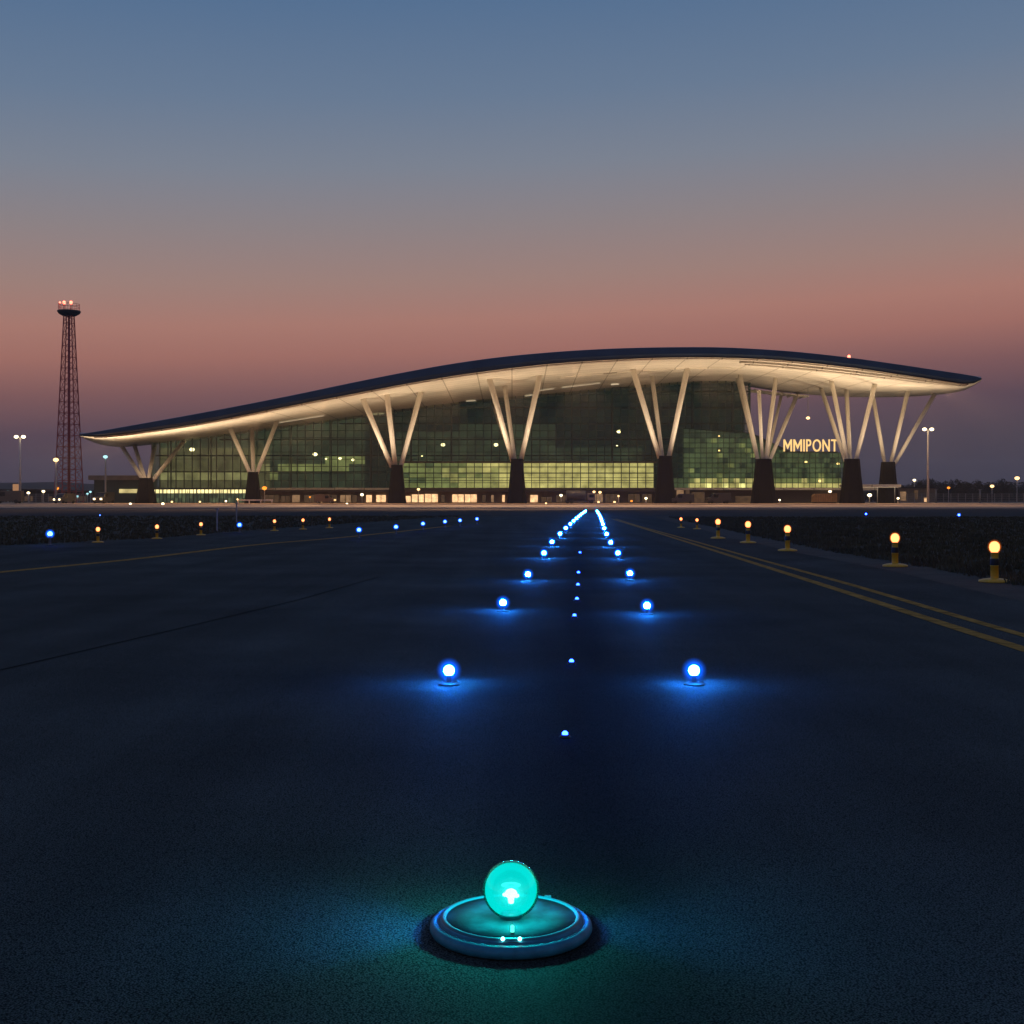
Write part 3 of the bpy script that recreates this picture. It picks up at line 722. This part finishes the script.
smalls = [(185, 499, 'lamp_warm', .4, 'faint warm lamp under the middle of the strip window'), (214, 497.8, 'lamp_orange', .38, 'faint orange lamp under the right half of the strip window'), (310, 497.2, 'lamp_orange', .38, 'small orange lamp in front of the left shop windows'), (418.5, 489.5, 'lamp_warm', .6, 'warm lamp standing over the brightest shop windows'), (600, 492.5, 'lamp_warm', .6, 'raised warm lamp straight above the converging blue lights'),
    (594, 492, 'lamp_warm', .55, 'raised warm lamp just left of the one above the converging blue lights'),
    (8, 491.5, 'lamp_cool', .45, 'small cool white lamp post leftmost in the far car park'), (28.5, 493, 'lamp_white', .6, 'small bright lamp post right of the far left mast'), (43.5, 491.5, 'lamp_white', .6, 'small lamp post just left of the warm-headed mast'),
    (57, 488.5, 'lamp_orange', .75, 'large dim orange globe lamp beside the warm-headed mast'), (77.5, 496.5, 'lamp_cool', .5, 'low greenish lamp post at the foot of the lattice tower'), (87.5, 494, 'lamp_cool', .5, 'cool lamp post left of a close pair right of the tower'), (90.5, 492, 'lamp_cool', .5, 'cool lamp post right of a close pair right of the tower'),
    (130.5, 505.2, 'lamp_white', .5, 'low bright lamp just left of the leftmost column'), (163, 504.5, 'lamp_white', .6, 'low bright lamp just right of the leftmost column'), (172, 502, 'lamp_warm', .4, 'small warm lamp second to the right of the leftmost column'), (200, 502, 'lamp_warm', .38, 'small warm lamp under the bright strip window'), (226, 501.3, 'lamp_white', .42, 'small white lamp under the right end of the strip window'),
    (264.5, 488.3, 'lamp_orange', .95, 'big orange beacon lamp beside the second column'), (362, 494.8, 'lamp_white', .65, 'white lamp left of the third column'), (347, 503, 'lamp_white', .4, 'low lamp in front of the shop windows'),
    (546, 503.6, 'lamp_warm', .42, 'low warm lamp right of the fourth column'), (561, 495.5, 'lamp_white', .6, 'white lamp beside the parked tank truck'), (598.5, 502.3, 'lamp_warm', .4, 'low warm lamp right of the converging blue lights'), (614.5, 502.2, 'lamp_warm', .42, 'low warm lamp left of the fifth column, brightest of three'), (618.5, 496.2, 'lamp_warm', .4, 'raised warm lamp above the low row of lamps'), (631.5, 501.2, 'lamp_orange', .48, 'orange lamp left of the fifth column'), (646, 498.5, 'lamp_white', .55, 'pale lamp nearest the fifth column on its left'),
    (711.5, 497.6, 'lamp_blue', .5, 'small blue lamp right of the fifth column'), (722.5, 497.3, 'lamp_cool', .42, 'pale blue lamp beside the small blue lamp'), (779.5, 500.2, 'lamp_white', .42, 'small white lamp right of the column by the wing'), (869.5, 495.3, 'lamp_white', .85, 'bright white floodlight under the right-hand walkway roof'), (898, 498.5, 'lamp_white', .5, 'small lamp below the rightmost column'),
    (914.3, 480, 'lamp_white', .6, 'bright lamp above the tan fence by the right mast'), (948.5, 487.6, 'lamp_orange', .6, 'orange lamp against the dark trees'), (992, 486, 'lamp_warm', .75, 'warm lamp post among the dark trees at right'), (1017, 478, 'lamp_warm', .9, 'highest warm lamp post at the right edge')]
for (px, py, k, hs, lab) in smalls:
    low = py > 500; Y = 331 if (600 < px < 650 or low) else (500 if px > 900 else 372 if 300 < px < 900 else 420)
    if 700 < px < 730: Y = 362
    if px in (264.5,): Y = 345
    if px == 869.5: Y = 350
    if px == 898: Y = 345
    hs2 = hs * Y / 480
    if low and P(px, py, Y).z < .6: Y = 300
    if P(px, py, Y).z < .3: Y = 250; hs2 = hs * .5
    mast(px, max(py, 0) if P(px, py, Y).z > .35 else 504, Y, k, 1, lab, 'small lamps along the terminal front', r=.12, hs=hs2)

# ------------------------------------------------------------------ vehicles and apron furniture
def van(px, Y, label, col, rot=0, lights='lamp_white', group='service vehicles on the apron', sc=1.0):
    e = empty('service_van', (P(px, 0, Y).x, Y, .12), label, 'van', group); e.rotation_euler = (0, 0, rot); e.scale = (sc,) * 3
    m = mat('van paint', col, .35)
    mb = MB(); pr = [(-2.4, .35), (-2.45, 1.1), (-1.75, 1.25), (-1.1, 2.05), (-.8, 2.15), (2.4, 2.15), (2.5, .35)]
    for s in (-.95, .95): mb.bm.faces.new([mb.bm.verts.new((x, s, z)) for x, z in pr])
    for (x0, z0), (x1, z1) in zip(pr, pr[1:] + pr[:1]): mb.quad((x0, -.95, z0), (x1, -.95, z1), (x1, .95, z1), (x0, .95, z0))
    bmesh.ops.remove_doubles(mb.bm, verts=mb.bm.verts, dist=.001); mb.build('body', m, e, bevel=.05)
    mb = MB(); mb.quad((-1.73, -.85, 1.3), (-1.13, -.85, 2.02), (-1.13, .85, 2.02), (-1.73, .85, 1.3))
    for v in mb.bm.verts: v.co.x -= .02
    mb.build('windscreen', M['carglass'], e)
    for s in (-.96, .96):
        mb = MB(); mb.box(-1.1, -.2, s - .01, s + .01, 1.25, 1.9); mb.build('side_window', M['carglass'], e)
        mb = MB(); mb.box(-2.5, -2.42, s * .72 - .2, s * .72 + .2, .68, 1.0); mb.build('headlight', M[lights], e)
        for x in (-1.6, 1.6):
            mb = MB(); mb.tube((x, s - .12, .33), (x, s + .06, .33), .33, n=16); w = mb.build('wheel', M['tyre'], e)
            mb = MB(); mb.tube((x, s * 1.07, .33), (x, s * 1.09, .33), .18, n=12); mb.build('rim', M['grey'], w)
    return e
van(64.5, 335, 'pale van with headlights on near the foot of the lattice tower', (.14, .12, .10), R(70), sc=1.25)
van(104, 335, 'dark van with glaring headlights right of the lattice tower', (.03, .03, .03), R(80), sc=1.4)
van(8, 340, 'beige van parked side-on at the far left edge', (.16, .11, .08), R(5), 'dark', sc=1.6)
van(718, 332, 'dark service van parked between the fifth column and the wing', (.05, .05, .05), R(8), 'dark', sc=1.3)
van(683, 334, 'dark van parked against the foot of the fifth column', (.04, .04, .045), R(-6), 'dark', sc=1.2)
van(325, 334, 'small brown van parked before the shop windows', (.12, .08, .06), R(175), 'lamp_warm', sc=1.1)
# tank truck
e = empty('tank_truck', (P(576, 0, 334).x, 334, .12), 'dark tank truck parked where the blue light rows meet the terminal', 'truck')
mb = MB(); mb.tube((-2.6, 0, 2.1), (2.6, 0, 2.1), 1.35, n=20); mb.build('tank', mat('tank paint', (.05, .055, .07), .4), e)
mb = MB(); mb.box(-3.2, 5.2, -1.0, 1.0, .55, .8); mb.build('chassis', M['dark'], e)
mb = MB(); mb.box(3.1, 5.1, -1.1, 1.1, .8, 2.7); mb.build('cab', mat('cab paint', (.20, .17, .16), .4), e, bevel=.15)
mb = MB(); mb.box(3.5, 4.7, -1.13, -1.105, 1.6, 2.4); mb.build('side_window', M['carglass'], e)
for x in (-2.3, -1.2, 4.1):
    for s in (-1.0, 1.0):
        mb = MB(); mb.tube((x, s - .15, .5), (x, s + .15, .5), .5, n=16); mb.build('wheel', M['tyre'], e)
# box container
A, C_ = P(812, 0, 345), P(836, 0, 345)
e = empty('cargo_container', ((A.x + C_.x) / 2, 345, .12), 'tan cargo container with rounded top left of the column right of the sign', 'container')
hw_ = (C_.x - A.x) / 2
mb = MB(); pr = [(-hw_, .3), (-hw_, 1.9), (-hw_ + .6, 2.6), (hw_, 2.75), (hw_, .3)]
for s in (-1.2, 1.2): mb.bm.faces.new([mb.bm.verts.new((x, s, z)) for x, z in pr])
for (x0, z0), (x1, z1) in zip(pr, pr[1:] + pr[:1]): mb.quad((x0, -1.2, z0), (x1, -1.2, z1), (x1, 1.2, z1), (x0, 1.2, z0))
bmesh.ops.remove_doubles(mb.bm, verts=mb.bm.verts, dist=.001); mb.build('body', mat('tan container paint', (.45, .25, .10), .6, noise=(1, .2)), e)
mb = MB()
for k in range(9): mb.box(-hw_ + .8 + k * .65, -hw_ + .86 + k * .65, -1.24, -1.2, .4, 2.4)
mb.build('rib', M['fence'], e)
mb = MB(); mb.box(-hw_ + .2, hw_ - .2, -1.1, 1.1, 0, .3); mb.build('dolly', M['dark'], e)
# white barrier by the second column
e = empty('barrier', (P(255, 0, 325).x, 325, .12), 'low white rail barrier in front of the second column', 'barrier')
mb = MB(); mb.box(-4.6, 4.6, -.12, .12, .75, 1.05); mb.build('rail', M['strut'], e)
for x in (-4.4, -1.5, 1.5, 4.4):
    mb = MB(); mb.box(x - .12, x + .12, -.1, .1, 0, .74); mb.build('leg', M['strut'], e)
mb = MB(); mb.ball((-4.5, -.2, 1.1), .22, 8, 6); mb.build('lamp', M['lamp_warm'], e)
# notice board
e = empty('sign_board', (P(16, 0, 350).x, 350, .12), 'plain beige square board on posts left of the far left mast', 'sign')
z0, z1 = P(0, 492, 350).z, P(0, 484.5, 350).z
mb = MB(); mb.box(-.9, .9, -.06, .06, z0, z1); mb.build('board', emat('backlit board', (.9, .45, .22), .42), e)
for x in (-.7, .7):
    mb = MB(); mb.tube((x, .15, 0), (x, .15, z1 - .3), .07, n=6); mb.build('post', M['grey'], e)
# thin marker posts in the turf on the left
for (px, y0, y1, lab) in ((217, 509.5, 531, 'thin pale marker post left of the nearby blue edge light'), (236.5, 504, 523.5, 'thin pale marker post rising behind the blue edge light')):
    g = G(px, y1); h = P(px, y0, g.y).z; e = empty('marker_post', (g.x, g.y, 0), lab, 'post', 'marker posts in the left turf')
    mb = MB(); mb.tube((0, 0, 0), (0, 0, h), .032, n=6); mb.build('pole', mat('pale post', (.35, .32, .33), .6), e)
    mb = MB(); mb.box(-.06, .06, -.06, .06, h, h + .06); mb.build('cap', M['grey'], e)
# long low service buildings and fences behind, far left and far right
def shed(px0, px1, y, Y, label, m, wins):
    A, C_ = P(px0, y, Y), P(px1, y, Y); e = empty('service_building', ((A.x + C_.x) / 2, Y, 0), label, 'building', 'service buildings beside the terminal'); w = (C_.x - A.x) / 2; h = A.z
    mb = MB(); mb.box(-w, w, 0, 14, 0, h - .5); mb.build('wall', m, e)
    mb = MB(); mb.box(-w - .6, w + .6, -.7, 14.7, h - .5, h); mb.build('roof', M['dark'], e)
    for (u0, u1, v0, v1, k) in wins:
        mb = MB(); mb.box(-w + 2 * w * u0, -w + 2 * w * u1, -.1, -.003, h * v0, h * v1); mb.build('window', M['shop'][k], e)
shed(-30, 36, 489, 450, 'low dark service building at the far left', M['hill'], [(.55, .62, .1, .45, 0), (.80, .95, .1, .5, 0), (.66, .75, .1, .5, 1)])
shed(37, 92, 490.5, 455, 'low dark service building behind the lattice tower', M['hill'], [(.05, .12, .1, .6, 0), (.2, .28, .1, .5, 0), (.55, .62, .1, .6, 0), (.72, .9, .1, .55, 0)])
shed(896, 936, 487, 470, 'tan-fronted service building right of the rightmost column', M['fence'], [(.1, .25, .1, .7, 1), (.45, .55, .2, .8, 0), (.7, .8, .05, .3, 2)])
def fence(px0, px1, Y, h, n, label):
    A, C_ = P(px0, 0, Y).x, P(px1, 0, Y).x; e = empty('fence', ((A + C_) / 2, Y, .0), label, 'fence', 'perimeter fences'); w = (C_ - A) / 2
    for k in range(n + 1):
        x = -w + 2 * w * k / n; mb = MB(); mb.box(x - .09, x + .09, -.09, .09, 0, h); mb.build('post', M['grey'], e)
    mb = MB()
    for k in range(4): mb.box(-w, w, .1, .14, h * (.22 + .24 * k), h * (.22 + .24 * k) + .08)
    for k in range(n * 6): x = -w + 2 * w * k / (n * 6); mb.box(x - .02, x + .02, .14, .16, .1, h)
    mb.build('mesh_panel', M['grey'], e)
fence(-20, 92, 400, 3.0, 18, 'wire fence along the left of the terminal')
fence(900, 1060, 430, 3.2, 22, 'wire fence below the trees on the right')
for (px, y) in ((980, 490), (936, 490)):
    p = P(px, y, 400); e = empty('bollard_post', (p.x, 400, .12), 'pale stubby post %s' % ('between the two warm tree lamps' if px == 980 else 'beside the right light mast'), 'post')
    mb = MB(); mb.tube((0, 0, 0), (0, 0, p.z - .12), .28, .24, n=8); mb.build('shaft', M['grey'], e); mb = MB(); mb.box(-.35, .35, -.35, .35, p.z - .12, p.z + .1); mb.build('cap', M['grey'], e)

# ------------------------------------------------------------------ trees
def tree(px, top, Y, wpx, label, seed):
    rnd = random.Random(seed); p = P(px, top, Y); h = p.z; e = empty('tree', (p.x, Y, 0), label, 'tree', 'dark trees on the horizon right of the terminal'); w = wpx * Y / F / 2
    mb = MB(); mb.tube((0, 0, 0), (w * .05, 0, h * .45), h * .035, h * .02, n=7)
    for k in range(5):
        a = k * 1.26 + rnd.random(); mb.tube((0, 0, h * (.28 + .04 * k)), (math.cos(a) * w * .5, math.sin(a) * w * .5, h * (.55 + .05 * k)), h * .014, h * .005, n=5)
    mb.build('trunk', M['bark'], e)
    mb = MB(); lobes = [(rnd.uniform(-.62, .62) * w, rnd.uniform(-.6, .6) * w, h * rnd.uniform(.35, .80), rnd.uniform(.28, .48)) for _ in range(13)] + [(rnd.uniform(-.15, .15) * w, 0, h * .84, .26)]
    for (lx, ly, lz, lr) in lobes:
        for _ in range(120):
            d = Vector((rnd.gauss(0, 1), rnd.gauss(0, 1), rnd.gauss(0, 1))).normalized() * rnd.random() ** .4
            c = Vector((lx + d.x * lr * w, ly + d.y * lr * w, lz + d.z * min(h * .17, h - lz)))
            s = rnd.uniform(.25, .6) * h / 14; u = Vector((rnd.gauss(0, 1), rnd.gauss(0, 1), rnd.gauss(0, 1))).normalized(); v = u.orthogonal().normalized(); v = Matrix.Rotation(rnd.random() * 6, 3, u) @ v; q = u.cross(v)
            mb.quad(c - v * s, c + q * s * .6, c + v * s, c - q * s * .6)
    mb.build('crown', M['leaf'], e, recalc=False)
tl = [(880, 484, 20), (893, 482, 24), (932, 477.5, 26), (947, 480.5, 20), (957, 478.5, 14), (966, 481, 18), (977, 479.5, 22), (989, 481.5, 22), (1002, 478.5, 24), (1016, 480.5, 24), (1032, 478, 26), (907, 484, 20), (920, 480, 16)]
tl.sort()
for k, (px, top, w) in enumerate(tl):
    ordn = ['first', 'second', 'third', 'fourth', 'fifth', 'sixth', 'seventh', 'eighth', 'ninth', 'tenth', 'eleventh', 'twelfth', 'thirteenth'][k]
    tree(px, top, 560 + (k % 3) * 25, w * 1.25, 'dark rounded tree, %s from the left in the row beyond the right mast' % ordn, 50 + k)
b = MB()
for _ in range(9000):
    x = random.uniform(150, 300); y = random.uniform(590, 650); c = Vector((x, y, random.random() ** .7 * (4.5 + 1.2 * math.sin(x * .21) + .8 * math.sin(x * .53)))); s = random.uniform(.3, .8)
    a = random.uniform(0, 6.3); v = Vector((math.cos(a) * s, math.sin(a) * s, 0)); q = Vector((random.uniform(-.3, .3), random.uniform(-.3, .3), s))
    b.quad(c - v, c + q, c + v, c - q)
b.build('undergrowth', M['leaf'], kind='stuff', recalc=False, label='dark scrub below the trees on the right', category='scrub')

# ------------------------------------------------------------------ taxiway lights
ORD = ['nearest', 'second', 'third', 'fourth', 'fifth', 'sixth', 'seventh', 'eighth', 'ninth', 'tenth', 'eleventh', 'twelfth', 'thirteenth', 'fourteenth', 'fifteenth', 'sixteenth', 'seventeenth', 'eighteenth', 'nineteenth', 'twentieth']
def glow_volume(s_, c=(.0, .11, 1, 1)):  # emissive volume standing in for bloom around a light, not real glass
    m = bpy.data.materials.new('added halo glow'); m.use_nodes = True; n = m.node_tree; n.nodes.clear()
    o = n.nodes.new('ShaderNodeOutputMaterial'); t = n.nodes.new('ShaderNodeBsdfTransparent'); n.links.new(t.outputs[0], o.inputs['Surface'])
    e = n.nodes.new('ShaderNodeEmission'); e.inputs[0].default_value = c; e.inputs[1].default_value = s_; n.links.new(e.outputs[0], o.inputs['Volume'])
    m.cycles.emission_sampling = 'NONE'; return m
def edge_light(r, hz, gm, gl=None):
    e = empty('taxiway_light', (0, 0, .004))
    mb = MB(); mb.lathe([(0, 0), (r * 2.0, 0), (r * 2.0, .006), (r * 1.6, .013), (r * .8, .02), (0, .02)], n=24); mb.build('base_plate', M['dark'], e)
    mb = MB(); mb.lathe([(r * .5, min(.018, hz - r * 1.2)), (r * .5, hz - r * 1.15), (r * .85, hz - r * 1.05), (r * .85, hz - r * .8), (0, hz - r * .8)], n=18); mb.build('stem', M['grey'], e)
    mb = MB(); mb.ball((0, 0, hz), r, 20, 12, 1.0); ln = mb.build('lens', gm, e)
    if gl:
        for q, s_ in gl: mb = MB(); mb.ball((0, 0, hz), r * q, 24, 14, 1.0); mb.build('halo_shell', glow_volume(s_), ln)  # added halo: nested glowing balls imitate bloom around the lens
    return e
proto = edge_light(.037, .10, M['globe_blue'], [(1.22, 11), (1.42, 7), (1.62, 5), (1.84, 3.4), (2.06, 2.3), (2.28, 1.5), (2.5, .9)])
def place(proto, used, loc, label, group, cat='taxiway light', sc=1, rot=0):
    o = proto if not used[0] else copy_tree(proto); used[0] = True
    o.location = loc; o.scale = (sc,) * 3; o.rotation_euler = (0, 0, rot); tag(o, label, cat, group); return o
used = [False]
def yrow(first, y_end, step):
    ys = list(first); Y = (H - .1) * F / (ys[-1] - HY)
    while True:
        Y += step; y = HY + (H - .1) * F / Y
        if y < y_end: break
        ys.append(y)
    return ys
for side, xt, ys in (('left', [(511, 586.5), (517, 579.5), (532, 563), (543, 552), (554, 544), (575, 528), (603, 503), (671, 449)], yrow([671, 603, 575, 554, 543], 511.3, 7.6)),
                     ('right', [(511, 596.5), (517, 600), (532, 605), (544, 611), (554, 618), (574, 630), (606, 647), (671, 694)], yrow([671, 606, 574, 554, 543.5], 511.3, 7.6))):
    for k, y in enumerate(ys):
        g = G(interp(xt, y), y, .1); g.z = .004
        place(proto, used, g, 'bright blue light on the asphalt, %s from the viewer in the %s converging row' % (ORD[k] if k < 20 else 'last', side), 'blue taxiway lights in two converging rows', sc=1 + min(.8, max(0, g.y - 15) / 70))
inset = edge_light(.016, .022, M['globe_blue_small'])
used2 = [False]
for k, (px, y) in enumerate(((565, 733), (571.5, 661), (574.5, 615.5), (577, 599), (578, 585), (578.5, 573), (580, 553))):
    g = G(px, y, .03); g.z = .004
    place(inset, used2, g, 'small blue centreline light between the two rows, %s from the viewer' % ORD[k], 'small blue centreline lights', sc=1.0 + .1 * k)
used3 = [False]
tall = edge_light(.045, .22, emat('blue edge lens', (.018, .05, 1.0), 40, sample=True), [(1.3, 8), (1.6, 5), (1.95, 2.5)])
lb = [(50, 534, .18, 'leftmost blue edge light beside the first amber lights', 1.5), (239.5, 525, .18, 'blue edge light between the amber lights and the marker posts', 1.4), (359, 530, .1, 'nearest blue light of the short slanting row at centre left', 1.3)] + \
     [(x, y, .1, 'blue light of the short slanting row at centre left, %s from its near end' % o, 1.3) for (x, y, o) in ((396, 527, 'second'), (423, 523.8, 'third'), (445, 521.7, 'fourth'), (460, 520.5, 'fifth'), (477, 519, 'sixth'))] + \
     [(100, 515.3, .1, 'faint tiny blue light on the far road at left', .7), (866, 514, .1, 'faint tiny blue light on the far road below the rightmost column', 1.2), (959, 515, .1, 'faint tiny blue light on the far road near the right edge', 1.4)]
for (px, y, z, lab, sc) in lb:
    Y = (H - .22 * sc) * F / (y - HY)
    place(tall, used3, (((px - 512) * Y / F), Y, .004), lab, 'blue edge lights further out', sc=sc)

# amber bollards
bl = empty('amber_bollard')
mb = MB(); mb.lathe([(0, 0), (.235, 0), (.24, .012), (.235, .03), (.17, .05), (.085, .062), (0, .062)], n=32); mb.build('base', M['yellow'], bl)
mb = MB(); mb.lathe([(.062, .06), (.062, .25), (.066, .25), (.066, .262), (0, .262)], n=24); mb.build('post', M['yellow'], bl)
mb = MB(); mb.lathe([(.066, .263), (.068, .27), (.068, .355), (.066, .37), (0, .37)], n=24); mb.build('black_band', M['black'], bl)
mb = MB(); mb.lathe([(.058, .371), (.058, .445), (.064, .452), (.064, .466), (0, .466)], n=24); mb.build('collar', M['yellow'], bl)
mb = MB(); mb.lathe([(.045, .467), (.07, .50), (.078, .54), (.074, .585), (.05, .62), (.02, .634), (0, .636)], n=24); ln = mb.build('lens', M['globe_amber'], bl)
for q, s_ in ((1.12, 4.0), (1.28, 2.0), (1.45, 1.0)): mb = MB(); mb.ball((0, 0, .55), .075 * q, 24, 14, 1.1); mb.build('halo_shell', glow_volume(s_, (1, .22, .01, 1)), ln)  # added amber halo shells, bloom built as glowing volume
used4 = [False]
for k, (px, yl) in enumerate(((994.5, 547), (895, 538), (787.5, 529), (748, 524.4), (718, 521.8), (697, 520), (681, 519))):
    sc_ = 1 if k < 5 else .72; g = G(px, yl, .55 * sc_); g.z = .002
    place(bl, used4, g, 'yellow and black bollard with glowing amber lamp, %s in the right-hand row' % ORD[k], 'amber bollards along the right verge', 'bollard light', sc=sc_)
for k, (px, yl) in enumerate(((98, 529.3), (157, 526.7), (201, 524.2), (274.5, 521.2), (303, 520.2), (329.5, 519.2))):
    sc = .72; Y = (H - .55 * sc) * F / (yl - HY)
    place(bl, used4, ((px - 512) * Y / F, Y, .002), 'short amber bollard light, %s from the left in the left-hand row' % ['first', 'second', 'third', 'fourth', 'fifth', 'sixth'][k], 'amber bollards along the left verge', 'bollard light', sc=sc)

# ------------------------------------------------------------------ green fixture in the foreground
Yg = 3.74
gf = empty('green_guidance_light', ((511 - 512) * Yg / F, Yg, .004), 'round dished light fixture with a glowing turquoise glass globe in the foreground', 'ground light')
Mb = mat('blue green cast housing', (.03, .22, .34), .55, 0, noise=(30, .25), bump=(120, .3, .002))
Mr = mat('painted ring', (.04, .17, .24), .35, .1)
mb = MB(); mb.lathe([(0, 0), (.228, 0), (.238, .006), (.243, .016), (.241, .028), (.232, .036), (.222, .040), (.2225, .0375), (.2145, .0375), (.2140, .042), (.208, .0455), (0, .0455)], n=96); body = mb.build('housing', Mb, gf)
mb = MB(); mb.lathe([(.2085, .044), (.206, .0505), (.200, .0525), (.195, .0505), (.1935, .0458)], n=96); mb.build('ring', Mr, gf)
mb = MB(); mb.lathe([(.2185, .0378), (.2175, .0405), (.216, .0378)], n=96); mb.build('outer_ring', Mr, gf)
mb = MB(); mb.lathe([(0, .0475), (.192, .0475), (.1925, .046)], n=96); mb.build('top_plate', mat('worn plate', (.02, .10, .12), .6, 0, spec=.2, noise=(14, .5), bump=(60, .3, .003)), gf)
mb = MB(); mb.lathe([(.034, .0476), (.034, .055), (.026, .060), (0, .060)], n=32); mb.build('globe_seat', Mr, gf)
# glass globe: clear outer shell, glowing diffuser, hot filament block
def shell():
    m = bpy.data.materials.new('globe shell'); m.use_nodes = True; n = m.node_tree; n.nodes.clear()
    o = n.nodes.new('ShaderNodeOutputMaterial'); t = n.nodes.new('ShaderNodeBsdfTransparent'); t.inputs[0].default_value = (.6, .95, .95, 1)
    g = n.nodes.new('ShaderNodeBsdfGlossy'); g.inputs['Roughness'].default_value = .08; g.inputs[0].default_value = (.5, 1, .9, 1)
    mx = n.nodes.new('ShaderNodeMixShader'); fr = n.nodes.new('ShaderNodeFresnel'); fr.inputs[0].default_value = 1.5
    n.links.new(fr.outputs[0], mx.inputs[0]); n.links.new(t.outputs[0], mx.inputs[1]); n.links.new(g.outputs[0], mx.inputs[2]); n.links.new(mx.outputs[0], o.inputs[0]); return m
def diffuser():
    m = bpy.data.materials.new('globe diffuser'); m.use_nodes = True; n = m.node_tree; n.nodes.clear()
    o = n.nodes.new('ShaderNodeOutputMaterial'); t = n.nodes.new('ShaderNodeBsdfTransparent'); t.inputs[0].default_value = (.4, .95, 1, 1)
    e = n.nodes.new('ShaderNodeEmission'); e.inputs[0].default_value = (.0, .80, .72, 1); e.inputs[1].default_value = 1.1
    mx = n.nodes.new('ShaderNodeMixShader'); mx.inputs[0].default_value = .62
    tc = n.nodes.new('ShaderNodeTexCoord'); x = n.nodes.new('ShaderNodeTexNoise'); x.inputs['Scale'].default_value = 14; n.links.new(tc.outputs['Object'], x.inputs['Vector'])
    r = n.nodes.new('ShaderNodeMapRange'); r.inputs['To Min'].default_value = .5; r.inputs['To Max'].default_value = .75; n.links.new(x.outputs['Fac'], r.inputs[0]); n.links.new(r.outputs[0], mx.inputs[0])
    n.links.new(t.outputs[0], mx.inputs[1]); n.links.new(e.outputs[0], mx.inputs[2]); n.links.new(mx.outputs[0], o.inputs[0]); m.cycles.emission_sampling = 'NONE'; return m
GZ = .0475 + .080
mb = MB(); mb.ball((0, 0, GZ), .0845, 64, 40); gl = mb.build('globe', shell(), gf)
mb = MB(); mb.ball((-.001, 0, GZ - .001), .0765, 48, 32); mb.build('diffuser', diffuser(), gl)
mb = MB(); mb.ball((0, 0, GZ - .012), .019, 24, 14, .75); mb.ball((-.016, 0, GZ - .015), .010, 16, 10, .6); mb.ball((.015, 0, GZ - .018), .010, 16, 10, .6); mb.tube((0, 0, GZ - .040), (0, 0, GZ - .014), .008, .012, n=14)
mb.build('filament', emat('white hot filament', (.75, 1, .95), 14), gl)
for q, s_ in ((.028, 14), (.040, 6), (.055, 3)): mb = MB(); mb.ball((0, 0, GZ - .012), q, 24, 14, .85); mb.build('glow_core', glow_volume(s_, (.25, 1, .85, 1)), gl)  # nested glow balls added to imitate the halo round the filament
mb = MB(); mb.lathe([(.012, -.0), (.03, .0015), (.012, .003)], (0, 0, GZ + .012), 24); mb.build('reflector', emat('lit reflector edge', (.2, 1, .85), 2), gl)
# two small indicator lamps, a bracket and a screw on the rim
for dx in (-.023, .025):
    mb = MB(); mb.ball((dx, -.205, .052), .0055, 12, 8); mb.build('indicator', emat('indicator lamp', (.3, 1, .9), 9), gf)
mb = MB(); mb.box(-.022, .024, -.212, -.206, .040, .0445); mb.build('bracket', M['dark'], gf)
mb = MB(); mb.tube((.004, -.135, .047), (.004, -.135, .062), .006, .005, n=12); mb.ball((.004, -.135, .062), .006, 12, 8); mb.build('stud', emat('lit stud', (.1, .9, .7), 1.6), gf)
mb = MB(); mb.box(.105, .125, .165, .175, .047, .056); mb.build('clip', Mr, gf)
gx, gy = gf.location.x, gf.location.y
TEAL = (.02, .95, .85)
lamp('POINT', 'globe_lamp', (0, 0, GZ + .035), 36.0, TEAL, gf, shadow_soft_size=.02)
for s in (-1, 1):
    l = lamp('SPOT', 'side_beam', (s * .095, 0, GZ + .045), 14, (.02, .25, 1), gf, spot_size=R(100), spot_blend=1, shadow_soft_size=.03); aim(l, (s, .08, -.16))

# ------------------------------------------------------------------ thin evening haze
hz = bpy.data.materials.new('haze'); hz.use_nodes = True; n = hz.node_tree; n.nodes.clear()
o = n.nodes.new('ShaderNodeOutputMaterial'); v = n.nodes.new('ShaderNodeVolumePrincipled')
v.inputs['Color'].default_value = (.8, .85, .95, 1); v.inputs['Density'].default_value = .00016; v.inputs['Anisotropy'].default_value = .55
n.links.new(v.outputs[0], o.inputs['Volume'])
b = MB(); b.box(-2700, 2700, -700, 3100, -2, 95); b.build('haze', hz, kind='stuff', label='thin evening haze over the airfield', category='haze')
